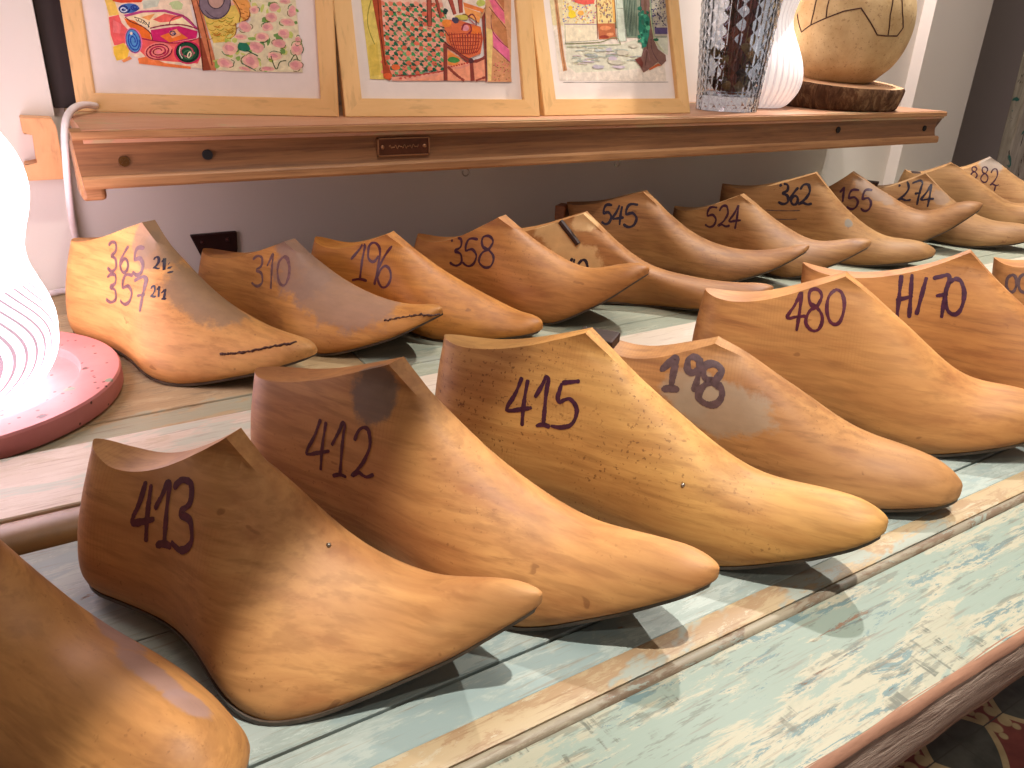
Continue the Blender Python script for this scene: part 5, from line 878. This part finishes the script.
# weathered board at the right
t=NT('weathered_board'); o=t.obj(); n=t.noise(t.map(o,(60,60,7)),1.2,7,.7,.6); c=t.ramp(n,[(.3,srgb(160,148,130)),(.5,srgb(204,196,178)),(.7,srgb(226,220,206))]); n2=t.noise(t.map(o,(40,40,14),(2,2,2)),1,5,.7,1); c=t.mix(t.thr(n2,.60,.64),c,srgb(84,72,62)); c=t.mix(t.thr(t.noise(t.map(o,(25,25,18),(7,2,2)),1,3,.5,.6),.66,.69),c,srgb(70,130,120)); t.base(c,.75,.2); t.bump(n,.5,.002)
bm=bmesh.new(); box(bm,0,.34,0,.03,0,1.9,.003); wb_=tag(obj('weathered_board',bm,t.m),'tall weathered whitish board leaning at the right edge of the photo','board'); wb_.location=(1.975,1.02,-.75); wb_.rotation_euler=(0,math.radians(-4.2),0); wb_.location.x=2.115
# ------------------------------------------------------------------ LIGHT
def spot(name,loc,tgt,power,col,ang,blend,size):
    l=bpy.data.lights.new(name,'SPOT'); l.energy=power; l.color=col; l.spot_size=math.radians(ang); l.spot_blend=blend; l.shadow_soft_size=size
    o=bpy.data.objects.new(name,l); COL.objects.link(o); o.location=loc; d=Vector(tgt)-Vector(loc); o.rotation_euler=d.to_track_quat('-Z','Y').to_euler(); return o
def area(name,loc,tgt,power,col,sx,sy):
    l=bpy.data.lights.new(name,'AREA'); l.energy=power; l.color=col; l.shape='RECTANGLE'; l.size=sx; l.size_y=sy
    o=bpy.data.objects.new(name,l); COL.objects.link(o); o.location=loc; d=Vector(tgt)-Vector(loc); o.rotation_euler=d.to_track_quat('-Z','Y').to_euler(); return o
w=bpy.data.worlds.new('world'); bpy.context.scene.world=w; w.use_nodes=True; bg=w.node_tree.nodes['Background']; bg.inputs[0].default_value=(1,.86,.86,1); bg.inputs[1].default_value=.27
# key spot plus added side fill: each cone edge crosses the nearest lasts
def edge_spot(name,P0,L,d,side,power,col,blend,size):
    TB=Vector((1,.317,0)).normalized(); N=(L-P0).cross(TB).normalized()
    if N.y>0: N=-N
    aim=P0+d*N+side*TB
    return spot(name,L,aim,power,col,2*math.degrees((P0-L).angle(aim-L)),blend,size)
P0=Vector((.059,.295,.054))
edge_spot('key_and_fill_spot',P0,P0+1.5*Vector((-.55,-.507,1)),1.2,.25,26,(1,.95,.87),.04,.012)  # weak spot added to fill the near sides of the lasts
edge_spot('key_and_fill_spot',P0,P0+1.5*Vector((.22,-.25,1)),1.1,.30,155,(1,.96,.90),.02,.012)
spot('wall_washer_spot',(1.45,.84,1.50),(1.02,.46,0),130,(1,.96,.90),54,.25,.02)
spot('key_and_fill_spot',(.75,-.45,1.6),(1.02,.48,.05),34,(1,.93,.84),38,.45,.03)
spot('picture_fill',(.30,.10,1.6),(.34,.90,.22),44,(1,.92,.84),30,.5,.05)  # fill light added to brighten the pictures
area('overhead_fill',(.5,.45,2.1),(.5,.42,0),13,(1,.92,.84),.9,.5)  # soft fill added from above for ambient light and the tops of the lasts
spot('niche_fill',(1.3,.30,1.7),(1.1,.95,.25),18,(1,.92,.88),50,.5,.05)  # fill light added to brighten the niche wall around lamp and pot
l=bpy.data.lights.new('niche_bulb','POINT'); l.energy=6; l.color=(1,.88,.9); l.shadow_soft_size=.02
o=bpy.data.objects.new('niche_bulb',l); COL.objects.link(o); o.location=(1.16,.965,.52)

# ------------------------------------------------------------------ CAMERA
cam=bpy.data.cameras.new('camera'); co=bpy.data.objects.new('camera',cam); COL.objects.link(co)
F_=770.; cam.sensor_width=36; cam.sensor_fit='HORIZONTAL'; cam.lens=F_/1024*36; cam.clip_start=.01
yaw,pit,rol=[math.radians(v) for v in (32.33,24.19,-2.27)]
f=Vector((math.sin(yaw)*math.cos(pit),math.cos(yaw)*math.cos(pit),-math.sin(pit))); r=Vector((math.cos(yaw),-math.sin(yaw),0)); d=f.cross(r)
r2=math.cos(rol)*r+math.sin(rol)*d; d2=-math.sin(rol)*r+math.cos(rol)*d
M=Matrix(((r2.x,-d2.x,-f.x,0),(r2.y,-d2.y,-f.y,0),(r2.z,-d2.z,-f.z,.28),(0,0,0,1)))
co.matrix_world=M
bpy.context.scene.camera=co
vs=bpy.context.scene.view_settings; vs.view_transform='Standard'; vs.look='None'; vs.gamma=1; vs.exposure=-0.14; vs.use_curve_mapping=False
